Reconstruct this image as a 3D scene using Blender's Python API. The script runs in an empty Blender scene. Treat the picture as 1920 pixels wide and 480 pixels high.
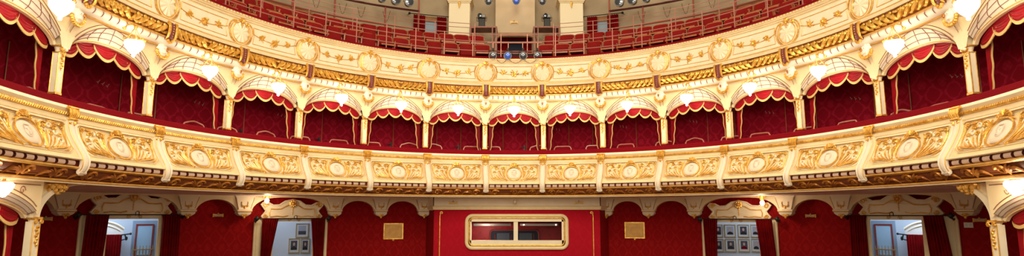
import bpy, math, random
from mathutils import Vector, Matrix
random.seed(7)
SC = bpy.context.scene
COL = SC.collection
PI = math.pi
EYE = 2.40
FPX, TILT, YC, XC = 1123.4, 0.1426, 240.0, 964.0
ct, st = math.cos(TILT), math.sin(TILT)

# ------------------------------------------------------------------ measuring
def zc(Y, y):                       # height of a point at distance y seen on row Y
    v = (YC - Y) / FPX
    return y * (v * ct + st) / (ct - v * st) + EYE

def px(p):
    z = p[2] - EYE
    d = p[1] * ct + z * st
    return XC + FPX * p[0] / d, YC - FPX * (-p[1] * st + z * ct) / d

# plan curve of the horseshoe: u counts boxes from the middle
K1, K3, G, L, D0 = 0.2492, -0.0476e-3, 6.4e-3, 1.76, 17.8387
G4 = 0.18e-5
_N = 200; _U = 9.2
_tab = [(0.0, D0)]
_n = int(_N * _U)
for _i in range(_n):
    s = (_i + .5) / _N
    ph = K1 * s + K3 * s ** 3
    w = L * (1 + G * s * s + G4 * s ** 4) / _N
    _tab.append((_tab[-1][0] + math.cos(ph) * w, _tab[-1][1] - math.sin(ph) * w))
def C(u):
    a = min(abs(u) * _N, _n - 1e-6); i = int(a); f = a - i
    x = _tab[i][0] * (1 - f) + _tab[i + 1][0] * f
    y = _tab[i][1] * (1 - f) + _tab[i + 1][1] * f
    return (x if u >= 0 else -x), y
def PHI(u): return K1 * u + K3 * u ** 3
NOFF = 0.0
def P(u, n, z):                     # n metres inward (towards the house)
    n = n + NOFF
    x, y = C(u); p = PHI(u)
    return Vector((x - n * math.sin(p), y - n * math.cos(p), z))
def BW(u): return L * (1 + G * u * u + G4 * u ** 4)

# ground floor rear wall: circle
CY, RW = 6.5, 13.0
def W(s, n, z):
    a = s / RW
    return Vector(((RW - n) * math.sin(a), CY + (RW - n) * math.cos(a), z))
def sX(X, z, n=0.0):
    lo, hi = -RW * 1.3, RW * 1.3
    for _ in range(50):
        m = (lo + hi) / 2
        if px(W(m, n, z))[0] < X: lo = m
        else: hi = m
    return (lo + hi) / 2
def zW(Y, s, n=0.0): return zc(Y, W(s, n, 0)[1])

# ------------------------------------------------------------------ materials
def mat(name, col, rough=.5, metal=0, emit=None, es=0, alpha=None, bump=None, vary=None, trans=0, spec=None, ao=None):
    m = bpy.data.materials.new(name); m.use_nodes = True
    nt = m.node_tree; b = nt.nodes['Principled BSDF']
    b.inputs['Base Color'].default_value = (*col, 1)
    b.inputs['Roughness'].default_value = rough
    b.inputs['Metallic'].default_value = metal
    if spec is not None: b.inputs['Specular IOR Level'].default_value = spec
    if trans: b.inputs['Transmission Weight'].default_value = trans
    if emit:
        b.inputs['Emission Color'].default_value = (*emit, 1); b.inputs['Emission Strength'].default_value = es
    tc = nt.nodes.new('ShaderNodeTexCoord')
    if vary:
        col2, sc = vary
        nz = nt.nodes.new('ShaderNodeTexNoise'); nz.inputs['Scale'].default_value = sc; nz.inputs['Detail'].default_value = 3
        nt.links.new(tc.outputs['Object'], nz.inputs['Vector'])
        mx = nt.nodes.new('ShaderNodeMix'); mx.data_type = 'RGBA'
        mx.inputs[6].default_value = (*col, 1); mx.inputs[7].default_value = (*col2, 1)
        mr = nt.nodes.new('ShaderNodeMapRange'); mr.inputs[1].default_value = .35; mr.inputs[2].default_value = .65
        nt.links.new(nz.outputs['Fac'], mr.inputs[0]); nt.links.new(mr.outputs[0], mx.inputs[0])
        nt.links.new(mx.outputs[2], b.inputs['Base Color'])
    if bump:
        sc, stg = bump
        nz = nt.nodes.new('ShaderNodeTexNoise'); nz.inputs['Scale'].default_value = sc
        nt.links.new(tc.outputs['Object'], nz.inputs['Vector'])
        bp = nt.nodes.new('ShaderNodeBump'); bp.inputs['Strength'].default_value = stg; bp.inputs['Distance'].default_value = .02
        nt.links.new(nz.outputs['Fac'], bp.inputs['Height']); nt.links.new(bp.outputs[0], b.inputs['Normal'])
    return m

def damask(name, ca, cb, p=.42, q=.56):
    m = bpy.data.materials.new(name); m.use_nodes = True
    nt = m.node_tree; b = nt.nodes['Principled BSDF']; N = nt.nodes.new; K = nt.links.new
    b.inputs['Roughness'].default_value = .8; b.inputs['Specular IOR Level'].default_value = .12
    uv = N('ShaderNodeUVMap'); sp = N('ShaderNodeSeparateXYZ'); K(uv.outputs[0], sp.inputs[0])
    def mth(op, a, bb=None, c=None):
        n = N('ShaderNodeMath'); n.operation = op
        for i, v in enumerate((a, bb, c)):
            if v is None: continue
            if isinstance(v, (int, float)): n.inputs[i].default_value = v
            else: K(v, n.inputs[i])
        return n.outputs[0]
    x = mth('MULTIPLY', sp.outputs[0], 2 * PI / p); y = mth('MULTIPLY', sp.outputs[1], 2 * PI / q)
    cx = mth('COSINE', x); cy = mth('COSINE', y)
    nz = N('ShaderNodeTexNoise'); nz.inputs['Scale'].default_value = 14; nz.inputs['Detail'].default_value = 2; K(uv.outputs[0], nz.inputs['Vector'])
    f = mth('ADD', mth('ADD', cx, cy), mth('MULTIPLY', mth('SUBTRACT', nz.outputs['Fac'], .5), 1.5))   # ogee lattice, leafy edges
    ring = mth('SUBTRACT', 1.0, mth('MINIMUM', mth('MULTIPLY', mth('ABSOLUTE', mth('ADD', f, .25)), 2.4), 1.0))
    core = mth('MINIMUM', mth('MAXIMUM', mth('MULTIPLY', mth('SUBTRACT', f, 1.1), 2.0), 0.0), .8)
    x2 = mth('COSINE', mth('MULTIPLY', x, 4)); y2 = mth('COSINE', mth('MULTIPLY', y, 4))
    core = mth('MULTIPLY', core, mth('ADD', .75, mth('MULTIPLY', mth('MULTIPLY', x2, y2), .4)))
    s = mth('MINIMUM', mth('ADD', ring, core), 1.0)
    mx = N('ShaderNodeMix'); mx.data_type = 'RGBA'
    mx.inputs[6].default_value = (*ca, 1); mx.inputs[7].default_value = (*cb, 1)
    K(mth('MULTIPLY', s, .75), mx.inputs[0]); K(mx.outputs[2], b.inputs['Base Color'])
    return m

M = {}
M['cream'] = mat('cream_plaster', (.86, .71, .45), .5, vary=((.80, .64, .38), 3))
M['ivory'] = mat('ivory_plaster', (.88, .79, .60), .5, vary=((.84, .73, .52), 4))
M['butter'] = mat('butter_plaster', (.86, .70, .40), .5, vary=((.80, .62, .33), 6))
M['web'] = mat('grey_ivory_plaster', (.74, .66, .54), .55, vary=((.68, .59, .48), 5))
M['portrait'] = mat('pale_portrait_plaster', (.82, .70, .55), .6)
M['pink'] = mat('dusty_pink_plaster', (.64, .46, .38), .55)
M['gold'] = mat('gilding', (.66, .32, .035), .30, .6, bump=(60, .3), vary=((.95, .60, .15), 12))
M['goldl'] = mat('pale_gilding', (.80, .48, .12), .4, .35, vary=((.66, .34, .06), 9))
M['dgold'] = mat('dark_gilding', (.62, .27, .05), .32, .5, vary=((.36, .11, .025), 7))
M['brown'] = mat('oxblood_paint', (.24, .035, .025), .5)
M['purple'] = mat('plum_paint', (.20, .045, .055), .4)
M['darkbrown'] = mat('dark_brown_paint', (.10, .03, .015), .7)  # plain dark brown for cables and printed hair
M['line'] = mat('brown_line_paint', (.26, .10, .06), .6)
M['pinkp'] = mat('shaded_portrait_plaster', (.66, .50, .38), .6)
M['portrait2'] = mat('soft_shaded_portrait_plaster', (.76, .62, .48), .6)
M['darkpanel'] = mat('dark_grey_door_panel', (.07, .085, .12), .6, spec=.2)
M['bronzewood'] = mat('light_brown_wood', (.42, .22, .09), .45, vary=((.34, .16, .06), 6))
M['mauve'] = mat('mauve_tinted_plaster', (.84, .58, .52), .55, vary=((.74, .46, .42), 1.5))
M['umber'] = mat('shade_brown_gilding', (.36, .13, .03), .4, .4, vary=((.20, .05, .02), 9))  # brown shadows between the gilded leaves put into the backing colour
M['white'] = mat('white_ivory_plaster', (.92, .87, .75), .45)
M['oxide'] = mat('reddish_brown_bole', (.20, .055, .02), .5)
M['velvet'] = mat('red_velvet', (.20, .002, .008), .9, bump=(90, .3), spec=.1)
M['swag'] = mat('red_satin', (.36, .003, .012), .5, vary=((.24, .002, .008), 6), spec=.3)
M['curtain'] = mat('dark_red_velvet_curtain', (.25, .003, .005), .85, vary=((.17, .002, .003), 5), spec=.1)
M['fringe'] = mat('gold_fringe', (.72, .47, .17), .7, bump=(120, .6))
M['damask'] = damask('crimson_damask', (.26, .002, .014), (.44, .012, .045), .36, .46)
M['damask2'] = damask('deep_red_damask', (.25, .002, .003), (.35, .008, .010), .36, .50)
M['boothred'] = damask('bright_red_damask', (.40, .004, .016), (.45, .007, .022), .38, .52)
M['seat'] = mat('red_seat_plush', (.30, .005, .004), .75, bump=(80, .3), vary=((.22, .004, .003), 4), spec=.2)
M['seatd'] = mat('dark_seat_shadow_wood', (.05, .008, .005), .6)
M['wood'] = mat('reddish_beech_wood', (.34, .10, .045), .4, vary=((.25, .06, .03), 9))
M['rosewood'] = mat('pinkish_polished_wood', (.62, .25, .17), .3, vary=((.5, .18, .11), 9))
M['seatwood'] = mat('orange_beech_wood', (.55, .20, .085), .35, vary=((.42, .13, .05), 9))
M['pipe'] = mat('pink_brown_metal', (.56, .25, .20), .4, .3)
M['pipe2'] = mat('rust_red_metal', (.33, .085, .055), .45, .2)
M['darkpipe'] = mat('dark_red_metal', (.10, .02, .02), .4, .3)
M['black'] = mat('black_metal', (.02, .018, .018), .45, .4)
M['gray'] = mat('grey_metal', (.20, .19, .17), .4, .5)
M['lens'] = mat('spotlight_lens', (.11, .12, .15), .12, .6)
M['bluelens'] = mat('blue_spotlight_lens', (.06, .12, .45), .15, .3, emit=(.1, .22, 1), es=.12)
M['goldenwood'] = mat('golden_brown_panel', (.33, .14, .03), .5, vary=((.24, .09, .02), 5))
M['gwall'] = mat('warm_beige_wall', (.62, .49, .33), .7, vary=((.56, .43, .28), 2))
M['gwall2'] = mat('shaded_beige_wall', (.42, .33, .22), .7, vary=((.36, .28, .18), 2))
M['pier'] = mat('pale_cream_pier', (.92, .82, .58), .6)
M['foyer'] = mat('cool_white_wall', (.62, .70, .80), .7)
M['doorleaf'] = mat('blue_grey_door_paint', (.26, .36, .48), .4)
M['glassblue'] = mat('pale_blue_pane', (.35, .55, .72), .15)
M['whitep'] = mat('white_paint', (.75, .72, .68), .5)
M['photo'] = mat('photo_print', (.05, .05, .07), .4)
M['photobg'] = mat('photo_background', (.35, .37, .44), .4)
M['skin'] = mat('printed_face', (.50, .36, .30), .5)
M['mount'] = mat('pale_photo_mount', (.60, .62, .66), .5)
M['frame'] = mat('gilded_picture_frame', (.45, .34, .14), .4, .4)
M['lamp'] = mat('glowing_opal_glass', (.95, .9, .8), .3, emit=(1, .93, .82), es=9)
M['bulb'] = mat('glowing_bulb_glass', (.95, .9, .8), .3, emit=(1, .86, .62), es=25)
M['crystal'] = mat('cut_glass', (.8, .7, .55), .1, .2)
M['glass'] = mat('window_glass', (.55, .5, .5), .05, 0)
M['grille'] = mat('brass_grille', (.52, .31, .09), .4, .5)
M['floor'] = mat('dark_parquet', (.16, .07, .03), .4, vary=((.11, .05, .02), 4))
M['darkdoor'] = mat('dark_navy_door', (.018, .022, .040), .6, spec=.15)
M['riser'] = mat('dark_riser_shade', (.035, .006, .004), .8)  # near-black: shade under the gallery seats put into the floor colour
_g = M['glass'].node_tree.nodes['Principled BSDF']; _g.inputs['Alpha'].default_value = .05; _g.inputs['Specular IOR Level'].default_value = .15; _g.inputs['Base Color'].default_value = (.02, .015, .015, 1)

# ------------------------------------------------------------------ mesh builder
class MB:
    def __init__(s): s.v = []; s.f = []; s.uv = None
    def add(s, vs, fs, uvs=None):
        o = len(s.v); s.v += [Vector(p) for p in vs]; s.f += [tuple(o + i for i in f) for f in fs]
        if uvs is not None:
            if s.uv is None: s.uv = []
            s.uv += uvs
        return s
    def grid(s, fn, nu, nv, uvfn=None, closed_v=False):
        vs = []; uvs = []
        for i in range(nu + 1):
            for j in range(nv + (0 if closed_v else 1)):
                vs.append(fn(i / nu, j / nv))
                if uvfn: uvs.append(uvfn(i / nu, j / nv))
        m = nv if closed_v else nv + 1
        fs = []
        for i in range(nu):
            for j in range(nv):
                j2 = (j + 1) % m
                fs.append((i * m + j, (i + 1) * m + j, (i + 1) * m + j2, i * m + j2))
        return s.add(vs, fs, uvs if uvfn else None)
    def box(s, x0, x1, y0, y1, z0, z1, fn=None):
        vs = [(x, y, z) for x in (x0, x1) for y in (y0, y1) for z in (z0, z1)]
        if fn: vs = [fn(*p) for p in vs]
        return s.add(vs, [(0, 1, 3, 2), (4, 6, 7, 5), (0, 4, 5, 1), (2, 3, 7, 6), (0, 2, 6, 4), (1, 5, 7, 3)])
    def tube(s, pts, r, seg=6, flat=None, cap=True):
        pts = [Vector(p) for p in pts]; n = len(pts)
        rr = r if isinstance(r, (list, tuple)) else [r] * n
        rings = []; prev = None
        for i, p in enumerate(pts):
            t = (pts[min(i + 1, n - 1)] - pts[max(i - 1, 0)])
            if t.length < 1e-9: t = Vector((0, 0, 1))
            t.normalize()
            if prev is None:
                a = t.cross(Vector((0, 0, 1)))
                if a.length < .2: a = t.cross(Vector((0, 1, 0)))
            else: a = prev - t * prev.dot(t)
            a.normalize(); prev = a; b = t.cross(a)
            rings.append([p + (a * math.cos(q) + b * math.sin(q)) * rr[i] for q in [2 * PI * k / seg for k in range(seg)]])
        vs = [v for rg in rings for v in rg]
        fs = [(i * seg + k, i * seg + (k + 1) % seg, (i + 1) * seg + (k + 1) % seg, (i + 1) * seg + k) for i in range(n - 1) for k in range(seg)]
        if cap: fs += [tuple(range(seg))[::-1], tuple((n - 1) * seg + k for k in range(seg))]
        return s.add(vs, fs)
    def ell(s, c, rx, ry, rz, a=8, b=5, R=None):
        vs = []; c = Vector(c)
        for j in range(b + 1):
            th = PI * j / b
            for i in range(a):
                q = 2 * PI * i / a
                d = Vector((rx * math.sin(th) * math.cos(q), ry * math.sin(th) * math.sin(q), rz * math.cos(th)))
                if R: d = R @ d
                vs.append(c + d)
        fs = [(j * a + i, (j + 1) * a + i, (j + 1) * a + (i + 1) % a, j * a + (i + 1) % a) for j in range(b) for i in range(a)]
        return s.add(vs, fs)
    def lathe(s, prof, seg=16, c=(0, 0, 0), R=None):
        c = Vector(c); vs = []
        for r, z in prof:
            for i in range(seg):
                q = 2 * PI * i / seg
                d = Vector((r * math.cos(q), r * math.sin(q), z))
                if R: d = R @ d
                vs.append(c + d)
        fs = [(j * seg + i, j * seg + (i + 1) % seg, (j + 1) * seg + (i + 1) % seg, (j + 1) * seg + i) for j in range(len(prof) - 1) for i in range(seg)]
        return s.add(vs, fs)
    def build(s, name, m, parent=None, smooth=True, bevel=None):
        me = bpy.data.meshes.new(name)
        off = Vector((0, 0, 0))
        if parent is not None:
            q = parent
            while q is not None: off = off + q.location; q = q.parent
        me.from_pydata([tuple(p - off) for p in s.v], [], s.f)
        if s.uv is not None and len(s.uv) == len(s.v):
            ul = me.uv_layers.new(name='UVMap')
            for lp in me.loops: ul.data[lp.index].uv = s.uv[lp.vertex_index]
        me.materials.append(m)
        if smooth:
            me.polygons.foreach_set('use_smooth', [True] * len(me.polygons))
            try: me.set_sharp_from_angle(angle=math.radians(40))
            except Exception: pass
        me.update()
        o = bpy.data.objects.new(name, me); COL.objects.link(o)
        if parent is not None: o.parent = parent
        if bevel:
            b = o.modifiers.new('Bevel', 'BEVEL'); b.width = bevel; b.segments = 2
        return o

def tag(o, label=None, cat=None, group=None, kind=None):
    if label: o['label'] = label
    if cat: o['category'] = cat
    if group: o['group'] = group
    if kind: o['kind'] = kind
    return o
def empty(name, loc, label, cat, group=None, rz=0):
    o = bpy.data.objects.new(name, None); COL.objects.link(o); o.empty_display_size = .1
    o.location = loc; o.rotation_euler = (0, 0, rz)
    return tag(o, label, cat, group)
def dup(root, loc, rz, label, group=None, parent=None):
    r = root.copy(); COL.objects.link(r); r.location = loc; r.rotation_euler = (0, 0, rz)
    if parent is not None: r.parent = parent
    if label: r['label'] = label
    if group: r['group'] = group
    for ch in list(root.children):
        c = ch.copy(); COL.objects.link(c); c.parent = r
        for g in list(ch.children):
            d = g.copy(); COL.objects.link(d); d.parent = c
    return r
ORD = ['', 'first', 'second', 'third', 'fourth', 'fifth', 'sixth', 'seventh', 'eighth', 'ninth', 'tenth', 'eleventh', 'twelfth', 'thirteenth', 'fourteenth', 'fifteenth', 'sixteenth', 'seventeenth', 'eighteenth', 'nineteenth', 'twentieth', 'twenty-first', 'twenty-second', 'twenty-third', 'twenty-fourth', 'twenty-fifth']
def where(u, what='of the house centre'):          # works for whole and half numbers
    if abs(u) < 1e-6: return 'at the house centre'
    k = int(math.ceil(abs(u)))
    return '%s %s of house centre' % (ORD[k], 'left' if u < 0 else 'right')
def struct(name, mb, m, smooth=False):
    o = mb.build(name, m, None, smooth); o['kind'] = 'structure'; return o

UM = 8.3
NSEG = 150
def sweep(prof, u0=-UM, u1=UM, nseg=NSEG, uv=False):       # profile [(n,z)] swept round the horseshoe
    mb = MB(); k = len(prof) - 1
    fl = [p for p in prof]
    mb.grid(lambda a, b: P(u0 + (u1 - u0) * a, *fl[int(round(b * k))]), nseg, k,
            (lambda a, b: ((u0 + (u1 - u0) * a) * L, fl[int(round(b * k))][1])) if uv else None)
    return mb
def spiral(c, r, turns, start, n=18, sgn=1):               # 2-D spiral outwards to its tip
    out = []
    for i in range(n + 1):
        t = i / n; a = start + sgn * turns * 2 * PI * t
        rr = r * (1 - t * .85)
        out.append((c[0] + rr * math.cos(a), c[1] + rr * math.sin(a)))
    return out
def bez(p0, p1, p2, n=8):
    return [((1 - t) ** 2 * p0[0] + 2 * t * (1 - t) * p1[0] + t * t * p2[0], (1 - t) ** 2 * p0[1] + 2 * t * (1 - t) * p1[1] + t * t * p2[1]) for t in [i / n for i in range(n + 1)]]
def interp(tab, x):
    if x >= tab[0][0]: return tab[0][1]
    for (a, va), (b, vb) in zip(tab, tab[1:]):
        if x >= b: return vb + (va - vb) * (x - b) / (a - b)
    return tab[-1][1]

# ================================================================== LOWER BALCONY
def bz(Y, n): return zc(Y, D0 - n)
Z0 = bz(283, 0)                                             # top of the velvet rail
bal = empty('balcony_parapet', P(0, 0, Z0 - .9), 'bulging cream and gold parapet of the box tier with portrait medallions', 'balcony')
sweep([(-.20, Z0 - .02), (-.18, Z0), (.14, Z0), (.19, Z0 - .02), (.20, bz(287, .2)), (.19, bz(290, .2)), (.16, bz(290.4, .16))]).build('velvet_rail', M['velvet'], bal)
sweep([(.15, bz(289.8, .15)), (.26, bz(290, .26)), (.28, bz(293, .28)), (.27, bz(294, .27)), (.25, bz(296.5, .25)), (.24, bz(297, .24))]).build('cornice', M['ivory'], bal)
rp = [(.25 + .035 * math.sin(a), bz(298.6, .25) + .032 * math.cos(a)) for a in [PI * i / 6 for i in range(7)]]
sweep(rp).build('gilded_moulding', M['gold'], bal)
NB = 44; _fm = {}                                          # rope beads along the moulding
for i in range(-8 * NB, 8 * NB + 1):
    u = i / NB
    mb = _fm.setdefault(int(math.floor(u + .5)), MB())
    p = P(u, .281, bz(298.6, .25)); T = Vector((math.cos(PHI(u)), -math.sin(PHI(u)), 0))
    mb.tube([p - T * .012 - Vector((0, 0, .024)), p + Vector((0, 0, 0)), p + T * .012 + Vector((0, 0, .024))], [.006, .010, .006], 4)
for mb in _fm.values(): mb.build('gilded_rope', M['gold'], bal)
sweep([(.24, bz(300.3, .24)), (.25, bz(301, .25)), (.25, bz(304, .25)), (.29, bz(304.6, .29)), (.29, bz(306, .29)), (.27, bz(306.5, .27))]).build('fascia', M['cream'], bal)
BELLY = [(306, .28), (312, .295), (318, .32), (324, .365), (330, .42), (336, .48), (340, .52), (343.5, .55)]
bprof = [(n, bz(Y, n)) for Y, n in BELLY]
belly_tab = [(z, n) for n, z in bprof]
def bn(z): return interp(belly_tab, z)
sweep(bprof).build('panel_field', M['butter'], bal)
sweep([(.55, bz(343.2, .55)), (.60, bz(343.6, .60)), (.61, bz(345, .61)), (.58, bz(346, .58)), (.51, bz(346, .51))]).build('lower_moulding', M['cream'], bal)
sweep([(.51, bz(345.8, .51)), (.49, bz(352, .49)), (.53, bz(352.6, .53))]).build('dentil_backing', M['brown'], bal)
ND = 8
za_, zb_ = bz(345.9, .57), bz(352.2, .55)
for k in range(-8, 9):
    mb = MB()
    for j in range(ND):
        a0 = k - .44 + (.88) * (j + .08) / ND; a1 = k - .44 + .88 * (j + .80) / ND
        mb.grid(lambda a, b: P(a0 + (a1 - a0) * a, .505 + .06 * math.sin(PI * min(max(b, .0), 1)) ** .3, za_ + (zb_ - za_) * b), 2, 6)
    mb.build('dentil_band', M['pink'], bal)
sweep([(.49, bz(352.2, .49)), (.55, bz(352.4, .55)), (.57, bz(353.8, .57)), (.54, bz(355.4, .54)), (.47, bz(355.6, .47))]).build('gilded_lower_moulding', M['goldl'], bal)
FZ = [(355.4, .49), (358, .47), (361, .43), (364, .37), (366, .34)]
fprof = [(n, bz(Y, n)) for Y, n in FZ]; ftab = [(z, n) for n, z in fprof]
sweep(fprof).build('frieze_backing', M['oxide'], bal)
mb = MB()                                                   # running scroll of the frieze
zm = (fprof[0][1] + fprof[-1][1]) / 2; hh = (fprof[0][1] - fprof[-1][1]) / 2
def FQ(u, z, h=.03): return P(u, interp(ftab, z) + h, z)
_fm = {}
for k in range(-8 * 3 - 1, 8 * 3 + 2):
    u = k / 3
    mb = _fm.setdefault(int(math.floor(u + .5)), MB())
    bw = BW(u)
    sg = 1 if u >= 0 else -1
    pts = spiral((0, 0), hh * .9, 1.4, PI * .9, 16, -1)
    mb.tube([FQ(u + sg * x / bw * 1.6, zm + y) for x, y in pts], [.028 - .012 * i / 16 for i in range(17)], 5)
    for q in range(5):
        x0 = (.08 + q * .05); an = .9 - q * .3
        pb = bez((x0, -.07 + .02 * q), (x0 + .07, .03), (x0 + .15, .07 - .035 * q), 5)
        mb.tube([FQ(u + sg * x / bw, zm + y) for x, y in pb], [.010, .022, .028, .026, .016, .005], 5)
for kk, mb in _fm.items():
    mb.tube([FQ(kk - .46 + .92 * i / 12, zm - hh * .5, .012) for i in range(13)], .010, 4)
for mb in _fm.values(): mb.build('gilded_scroll_frieze', M['dgold'], bal)
sweep([(.34, bz(365.8, .34)), (.38, bz(366, .38)), (.38, bz(367.6, .38)), (.32, bz(368.2, .32))]).build('gilded_edge', M['goldl'], bal)
ZS = bz(368.4, .36)                                          # underside of the balcony
sweep([(.35, bz(367.4, .35)), (.35, ZS - .02), (.27, ZS - .02), (.25, ZS)]).build('soffit_moulding', M['cream'], bal)

ph_top = bz(307, .27); ph_bot = bz(343, .55)
def Q(u0, a, b, h):                                          # panel coordinates: a metres from the middle, b height in metres from the middle
    z = (ph_top + ph_bot) / 2 + b
    return P(u0 + a / BW(u0), bn(z) + h, z)
HP = (ph_top - ph_bot) / 2
def relief(u0):
    sc = BW(u0) / 1.76
    WX = 1.10
    def T(mb, pts, r, h=.02, seg=5, mir=True):
        for s in ((1, -1) if mir else (1,)):
            mb.tube([Q(u0, s * (x if x < .3 else .3 + (x - .3) * 1.2) * sc, y, h) for x, y in pts], r, seg)
    pan = MB()                                               # raised cream field with chipped corners
    ol = [(x * 1.10, y) for x, y in [(-.66, HP * .93), (.66, HP * .93), (.70, HP * .80), (.70, -HP * .55), (.60, -HP * .80), (-.60, -HP * .80), (-.70, -HP * .55), (-.70, HP * .80)]]
    fr = MB()
    pl = ol + [ol[0]]
    dense = []
    for (x0, y0), (x1, y1) in zip(pl, pl[1:]):
        for i in range(6): dense.append((x0 + (x1 - x0) * i / 6, y0 + (y1 - y0) * i / 6))
    dense.append(ol[0])
    fr.tube([Q(u0, x * sc, y, .012) for x, y in dense], .016, 5)
    dn = [(x * .945, y * .90) for x, y in dense]
    fr.tube([Q(u0, x * sc, y, .008) for x, y in dn], .007, 4)
    fo = fr.build('panel_frame', M['ivory'], bal)
    gl_ = MB(); gl_.tube([Q(u0, x * sc * .985, y * .97, .026) for x, y in dense], .0065, 4); gl_.build('gilded_frame_line', M['goldl'], fo)
    # pale acanthus masses under the gilding
    cm = MB()
    for s in (1, -1):
        for i in range(7):
            t = i / 6
            pb = bez((.22 + .02 * i, -HP * .62), (.30 + .05 * i, -HP * .3 - .05 * t), (.34 + .045 * i, HP * (.55 - .75 * t)), 6)
            cm.tube([Q(u0, s * x * sc, y, .010) for x, y in pb], [.008, .014, .018, .019, .016, .012, .005], 5)
        for cxx, cyy in ((.33, .17), (.46, .16), (.56, .06), (.60, -.06)):
            cm.tube([Q(u0, s * x * sc, y, .012) for x, y in spiral((cxx, cyy), .055, 1.1, 0, 10)], .018, 5)
    cm.build('acanthus_relief', M['ivory'], bal)
    g = MB()
    T(g, bez((.245, -HP * .75), (.36, 0), (.23, HP * .70), 10), [.010, .016, .02, .022, .022, .022, .022, .02, .018, .014, .010])
    T(g, spiral((.335, .155), .060, 1.5, -PI * .8, 18, -1), [.018 - .008 * i / 18 for i in range(19)], .028)
    T(g, spiral((.50, .135), .048, 1.4, PI, 16, -1), [.016 - .007 * i / 16 for i in range(17)], .028)
    T(g, spiral((.235, -.20), .035, 1.2, PI, 12, 1), .011, .026)
    T(g, spiral((.61, .20), .042, 1.3, -PI / 2, 14, 1), .013, .026)
    T(g, bez((.64, .16), (.66, .0), (.60, -.13), 8), [.013, .015, .016, .014, .012, .012, .010, .008, .004])
    T(g, bez((.39, .19), (.46, .26), (.57, .21), 6), [.006, .012, .015, .016, .014, .01, .006])
    for i in range(6):                                       # plume strokes
        t = i / 5
        T(g, bez((.24 + .03 * i, -HP * .68), (.33 + .055 * i, -HP * (.30 + .2 * t)), (.36 + .05 * i, HP * (.30 - .75 * t)), 6),
          [.004, .009, .013, .015, .013, .009, .003], .034)
    T(g, spiral((.42, .04), .040, 1.3, 0, 12, 1), .011, .03); T(g, spiral((.56, .03), .036, 1.3, PI, 12, -1), .010, .03)
    T(g, spiral((.30, .03), .034, 1.2, PI / 2, 12, -1), .011, .03); T(g, bez((.62, HP * .80), (.50, HP * .60), (.40, HP * .84), 6), [.006, .010, .012, .013, .012, .009, .005], .024)
    T(g, bez((.52, -HP * .70), (.63, -HP * .66), (.655, -HP * .40), 6), [.005, .010, .014, .014, .012, .009, .004], .024)
    T(g, bez((.30, -HP * .74), (.45, -HP * .60), (.62, -HP * .45), 6), [.012, .012, .014, .014, .011, .008, .005], .022)
    for s in (1, -1):
        for (x, y, r) in ((.335, .155, .02), (.50, .135, .016), (.61, .20, .014), (.42, .02, .018), (.55, -.03, .014), (.44, -.15, .015)):
            g.ell(Q(u0, s * (x if x < .3 else .3 + (x - .3) * 1.2) * sc, y, .035), r, r, r, 6, 4)
    # crest: shell with two curls
    for i in range(-3, 4):
        a = PI / 2 + i * .36; c0 = (0, HP * .70)
        g.tube([Q(u0, c0[0] + r_ * math.cos(a) * sc, c0[1] + r_ * math.sin(a), .05) for r_ in (.02, .06, .105)], [.010, .02, .016], 5)
    T(g, spiral((.10, HP * .74), .04, 1.3, PI * .9, 12, -1), .014, .045)
    T(g, bez((.02, HP * .66), (.12, HP * .62), (.19, HP * .50), 6), [.014, .016, .018, .016, .013, .01, .006], .03)
    g.build('gilded_scrollwork', M['gold'], bal)
    # portrait medallion
    md = MB(); cz = -.012; RX, RZ = .225 * sc, .190
    md.grid(lambda a, b: Q(u0, RX * a * math.cos(2 * PI * b), cz + RZ * a * math.sin(2 * PI * b), .045 - .012 * a * a if a < .99 else 0), 5, 28)
    po = md.build('portrait_medallion', M['portrait'], bal)
    rg = MB()
    rg.tube([Q(u0, RX * 1.03 * math.cos(a), cz + RZ * 1.03 * math.sin(a), .045) for a in [2 * PI * i / 28 for i in range(29)]], .016, 6, cap=False)
    rg.build('gilded_ring', M['gold'], po)
    fc = MB()                                                # low-relief head: hair, face, nose, brow, shoulders
    turn = random.choice((-1, 0, 1)); dx = turn * .02
    def E(x, y, rx, rz, h, th=.018):
        th *= 1.5
        fc.grid(lambda a, b: Q(u0, (x + rx * a * math.cos(2 * PI * b)) * sc, cz + y + rz * a * math.sin(2 * PI * b), .045 + h + th * (1 - a * a)), 3, 12)
    E(0, .02, .085, .105, -.002, .012); E(0, -.12, .12, .045, -.004, .014)
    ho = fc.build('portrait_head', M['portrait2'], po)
    fc = MB()
    E(dx * .6, .005, .058, .078, .006, .018)
    fc.build('carved_face', M['portrait'], po)
    fc = MB()
    E(dx * 1.6, -.002, .008, .026, .026, .008)
    for q in (-1, 1): E(q * .022 + dx, .022, .015, .006, .024, .005); E(q * .022 + dx, .040, .019, .004, .022, .005)
    E(dx, -.038, .020, .006, .022, .006); E(dx * .5, .098, .05, .008, .012, .006); E(-.06, .05, .008, .04, .008, .006); E(.06, .03, .008, .05, .008, .006)
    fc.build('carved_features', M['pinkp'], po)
for k in range(-8, 9):
    relief(k)

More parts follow.
